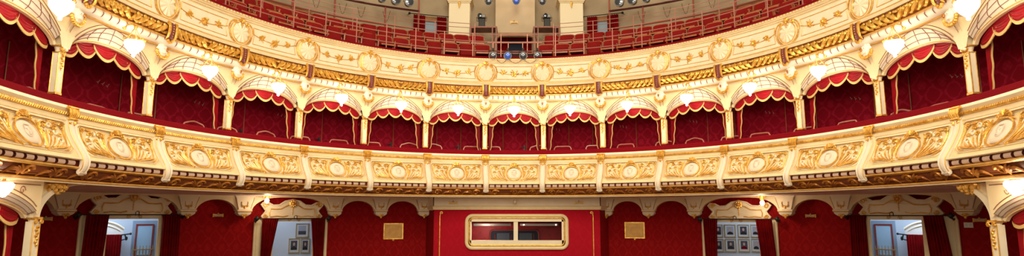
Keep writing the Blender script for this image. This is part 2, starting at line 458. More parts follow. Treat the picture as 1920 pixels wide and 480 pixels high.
def strap(u0):
    w = .075; bw = BW(u0)
    prof = [(n + .055, bz(Y, n)) for Y, n in [(303, .25), (306, .29), (312, .30), (318, .33), (324, .38), (330, .435), (336, .50), (341, .55), (345, .575), (350, .575), (354, .56), (357.5, .53)]]
    k = len(prof) - 1
    cs = [(-1, -.07), (-1, -.01), (-.85, .01), (-.62, -.008), (-.5, .0), (0, .014), (.5, .0), (.62, -.008), (.85, .01), (1, -.01), (1, -.07)]
    mb = MB()
    mb.grid(lambda a, b: P(u0 + cs[int(round(b * 10))][0] * w * (1 + .12 * math.sin(a * PI)) / bw, prof[int(round(a * k))][0] + cs[int(round(b * 10))][1], prof[int(round(a * k))][1]), k, 10)
    o = mb.build('strap_bracket', M['portrait'], bal)
    ln = MB()
    for s in (-1, 1):
        ln.tube([P(u0 + s * w * 1.08 / bw, n - .012, z) for n, z in prof], .008, 4)
    ln.build('gilded_edging', M['goldl'], o)
    ft = MB()                                                # rolled foot
    zz = prof[-1][1]; nn = prof[-1][0]
    ft.tube([P(u0 + x / bw, nn - .03, zz - .012) for x in (-.085, -.083, 0, .083, .085)], [.02, .034, .031, .034, .02], 10)
    ft.tube([P(u0 + x / bw, nn - .04, zz - .04) for x in (-.05, 0, .05)], .02, 8)
    ft.build('scroll_foot', M['portrait'], o)
    cp = MB()                                                # gilded capital: ribs, roll and tongue
    za, zb_ = bz(293, .3), bz(304, .3)
    for i in range(5):
        x = (-2 + i) * .044
        cp.tube([P(u0 + x / bw, .31, za), P(u0 + x / bw, .35, za - .03), P(u0 + x / bw, .36, (za + zb_) / 2), P(u0 + x * .8 / bw, .33, zb_)], [.016, .026, .024, .014], 6)
    cp.tube([P(u0 + x / bw, .32, za + .012) for x in (-.125, -.12, 0, .12, .125)], [.012, .026, .026, .026, .012], 6)
    cp.tube([P(u0 + x / bw, .345, zb_) for x in (-.10, -.095, 0, .095, .10)], [.01, .02, .022, .02, .01], 6)
    cp.ell(P(u0, .36, zb_ - .07), .028, .02, .045, 6, 5)
    for s in (-1, 1):
        cp.tube([P(u0 + s * (.06 + x) / bw, .35, zb_ - .06 + y) for x, y in spiral((0, 0), .03, 1.2, 0, 10, s)], .011, 4)
    cp.build('gilded_capital', M['gold'], o)
for k in range(-8, 8): strap(k + .5)

# ------------------------------------------------------------------ box floor, wall and doors
ZFB = Z0 - .78
def box_floor():
    mb = MB(); mb.grid(lambda a, b: P(-UM + 2 * UM * a, .1 - 1.75 * b, ZFB), NSEG, 1); return mb
struct('floor_boxes', box_floor(), M['floor'])
ZG0 = bz(107.5, .3)                                           # top of the gallery velvet rail
ZCE = bz(191, .1)
NBK = -1.55
mb = MB(); mb.grid(lambda a, b: P(-UM + 2 * UM * a, NBK, ZFB + (ZCE + .05 - ZFB) * b), NSEG, 1,
                   lambda a, b: ((-UM + 2 * UM * a) * L * 1.08, ZFB + (ZCE - ZFB) * b))
struct('wall_boxes', mb, M['damask'])
mb = MB(); mb.grid(lambda a, b: P(-UM + 2 * UM * a, .05 - 1.62 * b, ZCE + .04), NSEG, 1)
struct('ceiling_boxes', mb, M['curtain'])
for k in range(-7, 8):
    mb = MB(); c0, c1 = k - .17, k + .19
    mb.grid(lambda a, b: P(c0 + (c1 - c0) * a, NBK + .02, ZFB + .02 + 1.93 * b), 4, 1, lambda a, b: ((c0 + (c1 - c0) * a) * L * 1.08, ZFB + 1.95 * b))
    d = mb.build('door_%d' % (k + 8), M['damask'], None); d['kind'] = 'structure'
    sm = MB()
    for c in (c0, c1):
        sm.tube([P(c, NBK + .022, ZFB + .03), P(c, NBK + .022, ZFB + 1.95)], .010, 4)
    sm.build('door_seam', M['goldenwood'], d)
    hd = MB(); uh = c1 - .035
    hd.box(-.02, .02, -.008, .008, -.10, .10, lambda x, y, z: P(uh + x / L, NBK + .035 + y, ZFB + 1.02 + z))
    hd.tube([P(uh, NBK + .04, ZFB + 1.05), P(uh, NBK + .09, ZFB + 1.05), P(uh - .065, NBK + .09, ZFB + 1.045)], .010, 5)
    hd.build('door_handle', M['black'], d)
    for j in range(3):
        uu = k - .40 + j * .045 if k != 0 else k - .42 + j * .045
        hk = MB(); z = Z0 + .86 - .02 * j
        hk.tube([P(uu, NBK + .01, z), P(uu, NBK + .06, z), P(uu, NBK + .09, z + .035)], [.005, .005, .004], 5)
        hk.tube([P(uu, NBK + .03, z), P(uu, NBK + .05, z - .03), P(uu, NBK + .06, z - .02)], .004, 5)
        tag(hk.build('coat_hook', M['crystal']), 'small pale coat hook on the wall of the box %s' % where(k), 'hook', 'coat hooks, box %s' % where(k))

# ------------------------------------------------------------------ box columns
ZSP = bz(231, 0); ZCR = bz(211.5, .02)
def make_column():
    r = empty('box_column', (0, 0, 0), '', 'column')
    h = ZSP - Z0
    mb = MB(); mb.box(-.062, .062, -.05, .05, .05, h - .10)
    mb.box(-.052, .052, -.055, -.05, .09, h - .16)
    mb.build('shaft', M['ivory'], r, False)
    e = MB()
    for x in (-.062, .062):
        e.tube([(x, -.05, .07), (x, -.05, h - .11)], .010, 5)
        e.tube([(x, .05, .07), (x, .05, h - .11)], .008, 5)
    e.box(-.072, .072, -.062, .062, .045, .075)
    e.build('gilded_edging', M['gold'], r, False)
    f = MB(); f.box(-.066, .066, -.055, .055, 0, .05); f.build('foot', M['velvet'], r, False)
    c = MB()
    c.box(-.068, .068, -.062, .06, h - .115, h - .095); c.box(-.085, .085, -.078, .065, h - .012, h + .012)
    for s in (-1, 1):
        c.tube([(s * (.052 + x), -.075, h - .045 + z) for x, z in spiral((0, 0), .03, 1.4, PI / 2, 12, s)], .013, 5)
    for x in (-.035, 0, .035):
        c.tube([(x, -.06, h - .10), (x, -.085, h - .06), (x * 1.3, -.10, h - .02)], [.012, .018, .01], 5)
    c.build('capital', M['gold'], r)
    c = MB(); c.lathe([(.055, h - .10), (.06, h - .06), (.075, h - .015)], 10); c.ell((.03, -.09, h - .045), .03, .03, .035); c.ell((-.02, -.09, h - .03), .03, .03, .03)
    c.build('capital_bell', M['ivory'], r)
    o = MB()
    for i in range(6):
        z = h - .15 - i * .04; w = .024 - .002 * i
        o.ell((.012 * (-1) ** i, -.064, z), w * 1.2, .02, .024, 7, 5)
    o.tube([(0, -.06, h - .12), (0, -.06, h - .40)], [.010, .004], 5)
    o.build('gilded_drop', M['gold'], r)
    # bracket flaring forward under the gallery
    zt = ZCE - ZSP + h
    b = MB(); N_ = 10
    def prof(t): return -.055 - .17 * t ** 1.8, h + (zt - h - .16) * t + .0
    def bk(a, bb):
        y, z = prof(a); w = .05 + .05 * a * a
        cs = [(-1, .16), (-1, .02), (-.7, 0), (-.6, .015), (.6, .015), (.7, 0), (1, .02), (1, .16)]
        x, d = cs[int(round(bb * 7))]
        return (x * w, y + d, z)
    b.grid(bk, N_, 7); b.build('flared_bracket', M['cream'], r)
    b = MB()
    for s in (-1, 1):
        b.tube([(s * (.034 + .030 * (i / 8) ** 2), prof(i / 8)[0] + .006, prof(i / 8)[1]) for i in range(9)], .005, 4)
    b.build('painted_lines', M['line'], r)
    # mask cartouche
    hz, hy = zt - .10, -.225
    m = MB()
    m.ell((0, hy, hz), .11, .075, .11, 12, 8)
    for i in range(9):
        a = PI / 2 + 2 * PI * i / 9
        m.ell((.09 * math.cos(a), hy - .005, hz + .09 * math.sin(a)), .05, .035, .05, 7, 5)
    m.ell((0, hy - .065, hz + .03), .055, .03, .03, 8, 5); m.ell((0, hy - .06, hz - .05), .045, .035, .03, 8, 5)
    m.box(-.075, .075, hy + .02, hy + .10, hz + .09, hz + .17)
    m.build('mask_cartouche', M['white'], r)
    m = MB(); m.ell((0, hy - .125, hz - .005), .026, .024, .040, 6, 5)
    for s in (-1, 1): m.ell((s * .03, hy - .088, hz + .025), .010, .008, .006, 6, 4)
    m.build('mask_nose', M['dgold'], r)
    m = MB()
    for i in range(11):
        a = PI + PI * (i + .5) / 11
        m.ell((.145 * math.cos(a), hy - .02, hz - .02 + .14 * math.sin(a)), .034, .036, .038, 6, 5)
    m.ell((0, hy - .02, hz - .155), .03, .03, .045, 6, 5)
    m.build('gilded_collar', M['gold'], r)
    return r
col0 = make_column(); first = True
for k in range(-8, 8):
    u = k + .5
    lb = 'cream and gold box column with mask head, %s' % where(u)
    if first: col0.location = P(u, 0, Z0); col0.rotation_euler.z = -PHI(u); col0['label'] = lb; col0['group'] = 'box columns under the gallery'; first = False
    else: dup(col0, P(u, 0, Z0), -PHI(u), lb, 'box columns under the gallery')

# ------------------------------------------------------------------ arches, valances, curtains
def make_bay(u0, hw, zs, zcr, ztop, zr, ni, no, pos, ground=False):
    """one box opening: arch hood, valance of five swags, two side curtains"""
    lo, hi = -.93, .93
    def zi(t): return zs + (zcr - zs) * max(0, 1 - abs(t / .95) ** 2.1) ** .62
    def zo(t): return zs + .05 + (ztop - zs - .06) * max(0, 1 - abs(t / 1.0) ** 1.7) ** .80
    if ground:
        _zi = zi
        def zo(t): return min(_zi(max(-.95, min(.95, t))) + .05 + .09 * (1 - t * t if abs(t) < 1 else 0), ztop)
    U = lambda t: u0 + hw * t
    r = empty('ground_box_arch' if ground else 'box_arch', P(u0, ni, zs), 'painted ivory fan-vaulted arch over the box opening %s' % pos, 'arch', 'ground floor box arches' if ground else 'box arches')
    mb = MB(); mb.grid(lambda a, b: P(U(lo + (hi - lo) * a), ni + (no - ni) * b ** .8, zi(lo + (hi - lo) * a) * (1 - b) + zo(lo + (hi - lo) * a) * b), 30, 6)
    mb.build('vault_web', M['web'], r)
    wl = MB()
    for f in (.36, .70):
        wl.tube([P(U(t), ni + (no - ni) * f ** .8 + .006, zi(t) * (1 - f) + zo(t) * f) for t in [lo + (hi - lo) * i / 24 for i in range(25)]], .0055, 4)
    for i in range(0 if ground else 7):
        t0 = -.72 + 1.44 * i / 6
        pts = []
        for j in range(7):
            f = j / 6; t = t0 * (1 - .10 * f) + .13 * math.sin(PI * f) * (1 if t0 >= 0 else -1) * abs(t0) ** .5
            pts.append(P(U(t), ni + (no - ni) * f ** .8 + .006, zi(t) * (1 - f) + zo(t) * f))
        wl.tube(pts, .0055, 4)
    wl.build('painted_web_lines', M['line'], r)
    sp = MB(); EX = .5 / hw if not ground else 1.0
    sp.grid(lambda a, b: P(U(EX * (-1 + 2 * a)), no + .02 * b, min(zo(EX * (-1 + 2 * a)) - (.07 if abs(EX * (-1 + 2 * a)) > 1 else 0), ztop) * (1 - b) + (ztop + .01) * b), 48, 2)
    sp.build('spandrel', M['cream'], r)
    sl = MB()
    for d in (.0, .065):
        sl.tube([P(U(t * (1 - .0)), no + .012, min(zo(t) + d, ztop - .01)) for t in [-.93 + 1.86 * i / 30 for i in range(31)] ], .0065, 4)
    sl.build('painted_spandrel_lines', M['line'], r)
    rim = MB()
    for (w_, n0, n1) in ((0, 0, 0),):
        cs = [(-.010, -.03), (-.012, .03), (.004, .045), (.028, .045), (.045, .03), (.045, -.03)]
        def rf(a, b):
            t = -.965 + 1.93 * a; dz, dn = cs[int(round(b * 5))]
            tt = max(-.95, min(.95, t * .985))
            e = .02
            sl_ = (zi(min(.95, tt + e)) - zi(max(-.95, tt - e))) / (2 * e * hw * BW(u0))
            k_ = 1 / math.sqrt(1 + sl_ * sl_)
            return P(U(t) - dz * sl_ * k_ / BW(u0), ni + dn, zi(tt) + dz * k_)
        rim.grid(rf, 40, 5)
    rim.build('arch_rim', M['cream'], r)
    if ground:
        sc_ = MB()
        for q in (-1, 1):
            sc_.tube([P(U(q * .66) + q * x / BW(u0), no + .02, ztop - .14 + z) for x, z in spiral((0, 0), .07, 1.2, 0, 16, q)], .007, 4)
            sc_.tube([P(U(q * x), no + .02, z) for x, z in ((.95, ztop - .05), (.5, ztop - .05), (.46, ztop - .09))], .006, 4)
        sc_.build('painted_scrolls', M['line'], r)
    gl = MB(); gl.tube([P(U(t), ni + .048, zi(t) + .012) for t in [-.93 + 1.86 * i / 36 for i in range(37)]], .007, 4)
    gl.build('gilded_rim_line', M['goldl'], r)
    # valance
    v = empty('swagged_valance', P(u0, ni - .05, zs), 'gold-fringed red satin valance in the arch %s' % pos, 'valance', 'valances in the ground arches' if ground else 'valances in the box arches')
    NS = 5; edges = [-.97, -.60, -.22, .22, .60, .97]
    for i in range(NS):
        t0, t1 = edges[i] - .05, edges[i + 1] + .05
        if i == 0: t0 = -.95
        if i == NS - 1: t1 = .95
        dep = .19 + (.035 if i in (1, 2, 3) else .0)
        off = .028 * (i == 2) + .014 * (i in (1, 3))
        def sw(a, b, off=off, t0=t0, t1=t1, dep=dep):
            t = t0 + (t1 - t0) * a
            sag = math.sin(PI * min(max(a, 0), 1)) ** .7
            top = zi(max(-.94, min(.94, t)))
            zz_ = top + .02 - b * (.05 + dep * sag)
            fold = .014 * math.sin(b * 6 * PI * 1.0) * sag
            return P(U(t), ni - .07 + off + .04 * b * sag + fold, zz_)
        mb = MB(); mb.grid(sw, 12, 26)
        s_ = mb.build('swag', M['swag'], v)
        fb = MB()
        fb.grid(lambda a, b: Vector(sw(a, 1)) + Vector((0, 0, .012 - .05 * b)) + (P(U(0), 1, 0) - P(U(0), 0, 0)) * (.010), 12, 1)
        fb.grid(lambda a, b: Vector(sw(a, 1)) + Vector((0, 0, .012 - .05 * b)) + (P(U(0), 1, 0) - P(U(0), 0, 0)) * (-.004), 12, 1)
        fb.build('fringe', M['fringe'], s_)
    for s in (-1, 1):
        c = empty('side_curtain', P(U(s * .9), ni - .12, zr), 'narrow gold-edged curtain on the %s of the box opening %s' % ('left' if s < 0 else 'right', pos), 'curtain', 'ground box side curtains' if ground else 'box side curtains')
        ht = zs + .02 - zr
        def wdt(b):
            return .10 * (1 - b) ** .7 * (1 if b < 1 else 0) + .035 + .010 * math.sin(b * 17)
        def cf(a, b):
            x = s * (hw - (.055 + wdt(b) * a) / BW(u0))
            return P(u0 + x, ni - .13 + .022 * math.sin(a * 4 * 2 * PI) - .01, zr + ht * (1 - b))
        mb = MB(); mb.grid(cf, 24, 14); mb.build('cloth', M['swag'], c)
        g = MB(); g.tube([cf(1, j / 14) for j in range(15)], [.014] * 15, 5); g.build('gold_braid', M['fringe'], c)
for k in range(-8, 9):
    make_bay(k, .5 - .045, ZSP, ZCR, ZCE, Z0 + .005, -.02, .10, where(k))

# ------------------------------------------------------------------ hanging lamps
ZLB = zc(219.5, D0 - .5)
def make_lamp():
    r = empty('hanging_lamp', (0, 0, 0), '', 'lamp')          # origin: bottom tip of the shade
    s = MB(); s.lathe([(.004, 0), (.022, .008), (.03, .03), (.022, .05), (.05, .075), (.095, .12), (.14, .18), (.16, .235), (.162, .27), (.14, .305), (.10, .32), (.0, .325)], 20)
    s.build('opal_shade', M['lamp'], r)
    g = MB(); g.tube([(.155 * math.cos(a), .155 * math.sin(a), .31) for a in [2 * PI * i / 20 for i in range(21)]], .014, 5, cap=False)
    for i in range(8):
        a = 2 * PI * i / 8
        g.ell((.165 * math.cos(a), .165 * math.sin(a), .325), .02, .02, .028, 6, 4)
    g.build('gilded_ring', M['gold'], r)
    c = MB()
    for i in range(3):
        a = 2 * PI * i / 3 + .5
        c.tube([(.14 * math.cos(a), .14 * math.sin(a), .32), (.07 * math.cos(a), .07 * math.sin(a), .42), (0, 0, .56)], .006, 4)
    c.build('chains', M['goldl'], r)
    m = MB(); m.tube([(0, 0, .56), (0, .06, .63), (0, .17, .62), (0, .24, .57)], [.01, .016, .016, .02], 6); m.ell((0, 0, .565), .03, .03, .035)
    m.ell((0, .22, .58), .05, .03, .06)
    m.build('gilded_arm', M['gold'], r)
    return r
lamp0 = make_lamp(); first = True
def light(name, kind, loc, energy, col=(1, .8, .55), **kw):
    d = bpy.data.lights.new(name, kind); d.energy = energy; d.color = col
    for a, b in kw.items(): setattr(d, a, b)
    o = bpy.data.objects.new(name, d); COL.objects.link(o); o.location = loc
    return o
for k in range(-7, 8):
    lb = 'glowing opal glass lamp hanging below the gallery, %s' % where(k)
    loc = P(k, .50 if abs(k) < 7 else .66, ZLB)
    if first: lamp0.location = loc; lamp0.rotation_euler.z = -PHI(k); lamp0['label'] = lb; lamp0['group'] = 'opal lamps below the gallery'; first = False
    else: dup(lamp0, loc, -PHI(k), lb, 'opal lamps below the gallery')
    light('lamp_glow', 'POINT', P(k, .62, ZLB - .10), 11, (1, .80, .55), shadow_soft_size=.08)
    light('lamp_glow_upper', 'POINT', P(k, .66, ZLB + .30), 7, (1, .80, .55), shadow_soft_size=.08)

# ------------------------------------------------------------------ box chairs
def make_box_chair(style):
    r = empty('box_chair', (0, 0, 0), '', 'chair')
    s = MB(); s.box(-.21, .21, -.20, .22, .42, .49); s.build('seat', M['velvet'], r, bevel=.02)
    for x in (-.19, .19):
        for y in (-.18, .20):
            l = MB(); l.tube([(x, y, 0), (x, y, .43)], [.016, .022], 6); l.build('leg', M['wood'], r)
    crest = .035 if style else 0
    pts = [(-.21, .22, .42), (-.225, .25, .70), (-.235, .27, .86), (-.20, .275, .92)] + [(x, .28, .93 + crest * math.cos(x / .2 * PI / 2) ** 2 * 1.3) for x in (-.14, -.07, 0, .07, .14)] + [(.20, .275, .92), (.235, .27, .86), (.225, .25, .70), (.21, .22, .42)]
    pts = [(x * 1.12, y, z * 1.06) for x, y, z in pts]
    b = MB(); b.tube(pts, .018, 6); b.build('back_frame', M['rosewood'], r)
    b = MB(); b.box(-.23, .23, .255, .285, .52, .955); b.build('backrest', M['velvet'], r, bevel=.012)
    return r
ca, cb = make_box_chair(0), make_box_chair(1)
spots = []
for k in range(-7, 8):
    js = (-.26, .32) if k != 0 else (-.35, .38)
    for j in js:
        spots.append((k + j + random.uniform(-.05, .05), random.random() < .35))
ZTC = zc(277.5, D0 + .78) - .95
used = {0: False, 1: False}
for i, (u, stl) in enumerate(spots):
    src = cb if stl else ca
    k = round(u)
    lb = 'box chair with %s back showing above the rail, on the %s in the box %s' % ('gilded wavy' if stl else 'rounded wooden', 'left' if u < k else 'right', where(k))
    lb = ' '.join(lb.split()[:22])
    lb = '%s chair back at %s of box %s' % ('gilded crested' if stl else 'round red', 'left' if u < k else 'right', where(k))
    loc = P(u, -.50, ZFB)
    sc = 0
    if not used[stl]:
        src.location = loc; src.rotation_euler.z = -PHI(u) + random.uniform(-.15, .15); src['label'] = lb; src['group'] = 'chairs in the boxes'; used[stl] = True
    else: dup(src, loc, -PHI(u) + random.uniform(-.15, .15), lb, 'chairs in the boxes')

# ================================================================== UPPER GALLERY FRONT
NOFF = .04
gal = empty('gallery_parapet', P(0, 0, bz(191, .1)), 'tall cream and gold front of the upper gallery with shell medallions and garlands', 'balcony')
ZG = ZG0
sweep([(-.10, ZG - .03), (-.08, ZG), (.30, ZG), (.34, ZG - .015), (.34, bz(110.6, .34)), (.30, bz(111, .3))]).build('velvet_rail', M['velvet'], gal)
sweep([(.30, bz(110.8, .3)), (.33, bz(111, .33)), (.33, bz(113.5, .33)), (.30, bz(114, .30)), (.29, bz(116, .29)), (.25, bz(117, .25)), (.25, bz(119, .25)), (.22, bz(119.6, .22)), (.215, bz(121.5, .215))]).build('cornice', M['cream'], gal)
mb = MB()
for i in range(-8 * 22, 8 * 22 + 1):
    u = i / 22
    mb.box(-.02, .02, -.006, .012, -.008, .012, lambda x, y, z: P(u + x / BW(u), .33 + y, bz(112.2, .33) + z))
mb.build('bead_row', M['goldl'], gal)
gp = [(121.5, .215), (130, .195), (140, .19), (150, .20), (154, .215)]
gprof = [(n, bz(Y, n)) for Y, n in gp]; gtab = [(z, n) for n, z in gprof]
sweep(gprof).build('panel_field', M['ivory'], gal)
sweep([(.215, bz(154, .215)), (.25, bz(154.6, .25)), (.27, bz(156.5, .27)), (.33, bz(158, .33)), (.355, bz(160, .355)), (.35, bz(162, .35)), (.31, bz(162.6, .31))]).build('lower_moulding', M['cream'], gal)
sweep([(.24, bz(155.2, .24)), (.28, bz(155.6, .27)), (.28, bz(156.6, .27)), (.25, bz(157, .25))]).build('gilded_line', M['goldl'], gal)
fg = [(162, .31), (165, .33), (170, .335), (175, .31), (178.5, .28)]
fgp = [(n, bz(Y, n)) for Y, n in fg]; fgt = [(z, n) for n, z in fgp]
sweep(fgp).build('frieze_backing', M['umber'], gal)

zt_, zb2 = fgp[0][1], fgp[-1][1]
zmid = (zt_ + zb2) / 2; hz2 = (zt_ - zb2) / 2
NL = 10                                                       # curling acanthus leaves of the frieze
for k in range(-8, 9):
    mb = MB(); bw = BW(k); sc = bw / 1.76
    for j in range(NL):
        a = (j + .5) / NL * .84 - .42; sg = 1 if a >= 0 else -1
        for q, (dx, dz, ln, an, th) in enumerate(((0, .0, .27, .85, .044), (.05, .03, .19, .65, .034), (-.05, -.03, .19, 1.05, .034), (.075, -.06, .14, .30, .030), (-.065, .07, .13, .25, .026))):
            ca_, sa_ = math.cos(an), math.sin(an)
            pts = [(dx + ln * (t - .5) * ca_ + .03 * math.sin(PI * t), dz + ln * (t - .5) * sa_ - .025 * math.sin(PI * t)) for t in [i / 7 for i in range(8)]]
            pts = [(x, max(-hz2 + .012, min(hz2 - .012, z))) for x, z in pts]
            mb.tube([P(k + a + sg * x * sc / bw, interp(fgt, zmid + z) + .012 + .022 * math.sin(PI * i / 7), zmid + z) for i, (x, z) in enumerate(pts)], [.004, th * .55, th * .9, th, th, th * .85, th * .5, .003], 5)
        mb.tube([P(k + a + sg * (x) / bw, interp(fgt, zmid + z) + .05, zmid + z) for x, z in spiral((.05, .05), .032, 1.2, 0, 8)], .012, 4)
    mb.build('gilded_leaf_frieze', M['gold'], gal)
sweep([(.27, bz(178, .27)), (.33, bz(178.4, .33)), (.33, bz(179.6, .33)), (.28, bz(180.2, .28))]).build('gilded_lower_line', M['gold'], gal)
cov = [(.28, bz(180, .28)), (.285, bz(183, .285)), (.26, bz(186, .26)), (.21, bz(188.5, .21)), (.15, bz(190.3, .15)), (.10, bz(191, .10))]
covt = [(z, n) for n, z in cov]
sweep(cov).build('fluted_cove', M['white'], gal)
for k in range(-8, 9):
    mb = MB()
    for j in range(-4, 5):
        u = k + j * .094
        pts = [(.284, bz(180.8, .285)), (.289, bz(183, .285)), (.264, bz(186, .26)), (.238, bz(187.4, .235))]
        mb.tube([P(u, n + .002, z) for n, z in pts], [.008, .012, .009, .003], 4)
    mb.build('flute_grooves', M['line'], gal)
sweep([(.12, bz(190.2, .14)), (.165, bz(190.4, .16)), (.165, bz(191.4, .16)), (.10, bz(191.8, .12))]).build('gilded_cove_line', M['goldl'], gal)

# panel frames, garlands, shell medallions, plum brackets
def GQ(u0, a, z, h): return P(u0 + a / BW(u0), interp(gtab, z) + h, z)
gzt, gzb = bz(123, .2), bz(152.5, .2); gzm = (gzt + gzb) / 2; GH = (gzt - gzb) / 2
def flower(mb, u0, a, z, r):
    mb.ell(GQ(u0, a, z, .03), r * .40, r * .35, r * .40, 7, 5)
    for i in range(6):
        q = 2 * PI * i / 6 + random.random()
        mb.ell(GQ(u0, a + r * .55 * math.cos(q), z + r * .5 * math.sin(q), .018), r * .33, r * .25, r * .33, 6, 4)
    for i in range(6):
        q = random.random() * 2 * PI; e = random.uniform(.9, 1.35)
        mb.tube([GQ(u0, a + r * .6 * math.cos(q), z + r * .5 * math.sin(q), .016), GQ(u0, a + r * e * math.cos(q + .15), z + r * e * .9 * math.sin(q + .15), .012), GQ(u0, a + r * 1.25 * e * math.cos(q + .3), z + r * e * 1.1 * math.sin(q + .3), .008)], [.006, .013, .003], 4)
for k in range(-8, 9):
    sc = BW(k) / 1.76
    hwx = .56 * sc
    f = MB()
    ol = [(-hwx, GH * .8), (hwx, GH * .8), (hwx * .93, GH * .1), (hwx * 1.0, -GH * .80), (-hwx * 1.0, -GH * .80), (-hwx * .93, GH * .1), (-hwx, GH * .8)]
    dense = []
    for (x0, y0), (x1, y1) in zip(ol, ol[1:]):
        for i in range(6): dense.append((x0 + (x1 - x0) * i / 6, y0 + (y1 - y0) * i / 6))
    dense.append(ol[-1])
    f.tube([GQ(k, x, gzm + y, .004) for x, y in dense], .009, 4)
    f.build('panel_frame', M['goldl'], gal)
    g = MB()
    for a, z, r in ((-.34 * sc, gzm + .01, .085), (0.0, gzm - .035, .11), (.34 * sc, gzm + .01, .085)):
        flower(g, k, a, z, r)
    g.tube([GQ(k, a * sc, gzm - .05 + .9 * a * a * .35, .012) for a in [-.56 + 1.12 * i / 16 for i in range(17)]], .008, 4)
    g.build('flower_garland', M['gold'], gal)
def make_medallion():
    r = MB(); R0, RZ = .215, .235
    for i in range(1):
        pass
    r.grid(lambda a, b: Vector(((R0 * a) * math.cos(2 * PI * b), -.018 - .03 * (1 - a * a) - .016 * a * math.cos(11 * 2 * PI * b), (RZ * a) * math.sin(2 * PI * b))), 5, 88)
    o = r.build('shell_medallion', M['ivory'], None)
    g = MB()
    for rr, th, yy in ((1.05, .015, -.026), (1.30, .014, -.014)):
        g.tube([(R0 * rr * math.cos(a), yy, RZ * (rr if rr < 1.2 else 1.17) * math.sin(a)) for a in [2 * PI * i / 32 for i in range(33)]], th, 5, cap=False)
    for s in (-1, 1):
        g.tube([(s * (.16 + x), -.035, .23 + z) for x, z in spiral((0, 0), .045, 1.4, -PI / 2, 14, 1)], .015, 5)
        g.tube([(s * x, -.03, z) for x, z in bez((.33, .0), (.34, .22), (.17, .27), 8)], [.006, .012, .014, .016, .017, .016, .013, .01, .008], 5)
        g.tube([(s * x, -.03, z) for x, z in bez((.31, .02), (.30, -.22), (.10, -.28), 8)], [.004, .010, .012, .014, .014, .013, .012, .009, .006], 5)
    for i in range(-2, 3):
        a = PI / 2 + i * .5
        g.tube([(q * math.cos(a), -.05, .25 + q * math.sin(a)) for q in (.01, .05, .095)], [.014, .027, .016], 5)
    g.ell((0, -.055, .235), .03, .03, .03)
    for x, z in ((0, .19), (0, .155), (.028, .175), (-.028, .175), (0, .12)):
        g.ell((x, -.05, z), .014, .01, .018, 6, 4)
    go = g.build('gilded_ring', M['gold'], o)
    b = MB(); b.tube([(R0 * 1.15 * math.cos(a), -.012, RZ * 1.11 * math.sin(a)) for a in [2 * PI * i / 32 for i in range(33)]], .022, 5, cap=False)
    b.build('cream_ring', M['cream'], o)
    return o
def make_bracket():
    zt2 = bz(160, .34) ; zb3 = bz(183, .28)
    H = zt2 - zb3
    p = [(.0, 0), (-.035, -.06 * H), (-.05, -.3 * H), (-.045, -.6 * H), (-.02, -.85 * H), (.03, -H)]
    m = MB(); k = len(p) - 1
    m.grid(lambda a, b: (-.07 + .14 * b, p[int(round(a * k))][0] - (.012 if 0 < b < 1 else 0), p[int(round(a * k))][1]), k, 4)
    for s in (-1, 1):
        m.add([(s * .07, y, z) for y, z in p] + [(s * .07, .08, z) for y, z in p], [(i, i + 1, i + 1 + len(p), i + len(p)) for i in range(k)])
    o = m.build('plum_bracket', M['purple'], None)
    g = MB()
    for s in (-1, 1):
        g.tube([(s * .092, y - .014, z) for y, z in p], [.018, .028, .030, .030, .022, .012], 6)
        g.tube([(s * (.105 + x), -.03, -.12 * H + z) for x, z in spiral((0, 0), .028, 1.2, PI, 10, -s)], .012, 5)
    for i in range(6): g.ell((0, interp([(-q[1] * -1, q[0]) for q in p], -(.1 + .14 * i) * H) - .028, -(.10 + .14 * i) * H), .012, .01, .012, 6, 4)
    for i in range(5):
        a = PI + PI * (i + .5) / 5
        g.ell((.055 * math.cos(a), .0, -H + .0 + .05 * math.sin(a)), .026, .035, .03, 6, 4)
    g.build('gilded_edging', M['gold'], o)
    return o
med0 = make_medallion(); bra0 = make_bracket(); fm = True
for k in range(-8, 8):
    u = k + .5
    pm = P(u, .20, bz(138.5, .2)) - gal.location; pb = P(u, .35, bz(160, .34)) - gal.location
    if fm:
        for o, p in ((med0, pm), (bra0, pb)):
            o.parent = gal; o.location = p; o.rotation_euler.z = -PHI(u)
        fm = False
    else:
        dup(med0, pm, -PHI(u), None, None, gal); dup(bra0, pb, -PHI(u), None, None, gal)

NOFF = 0.0
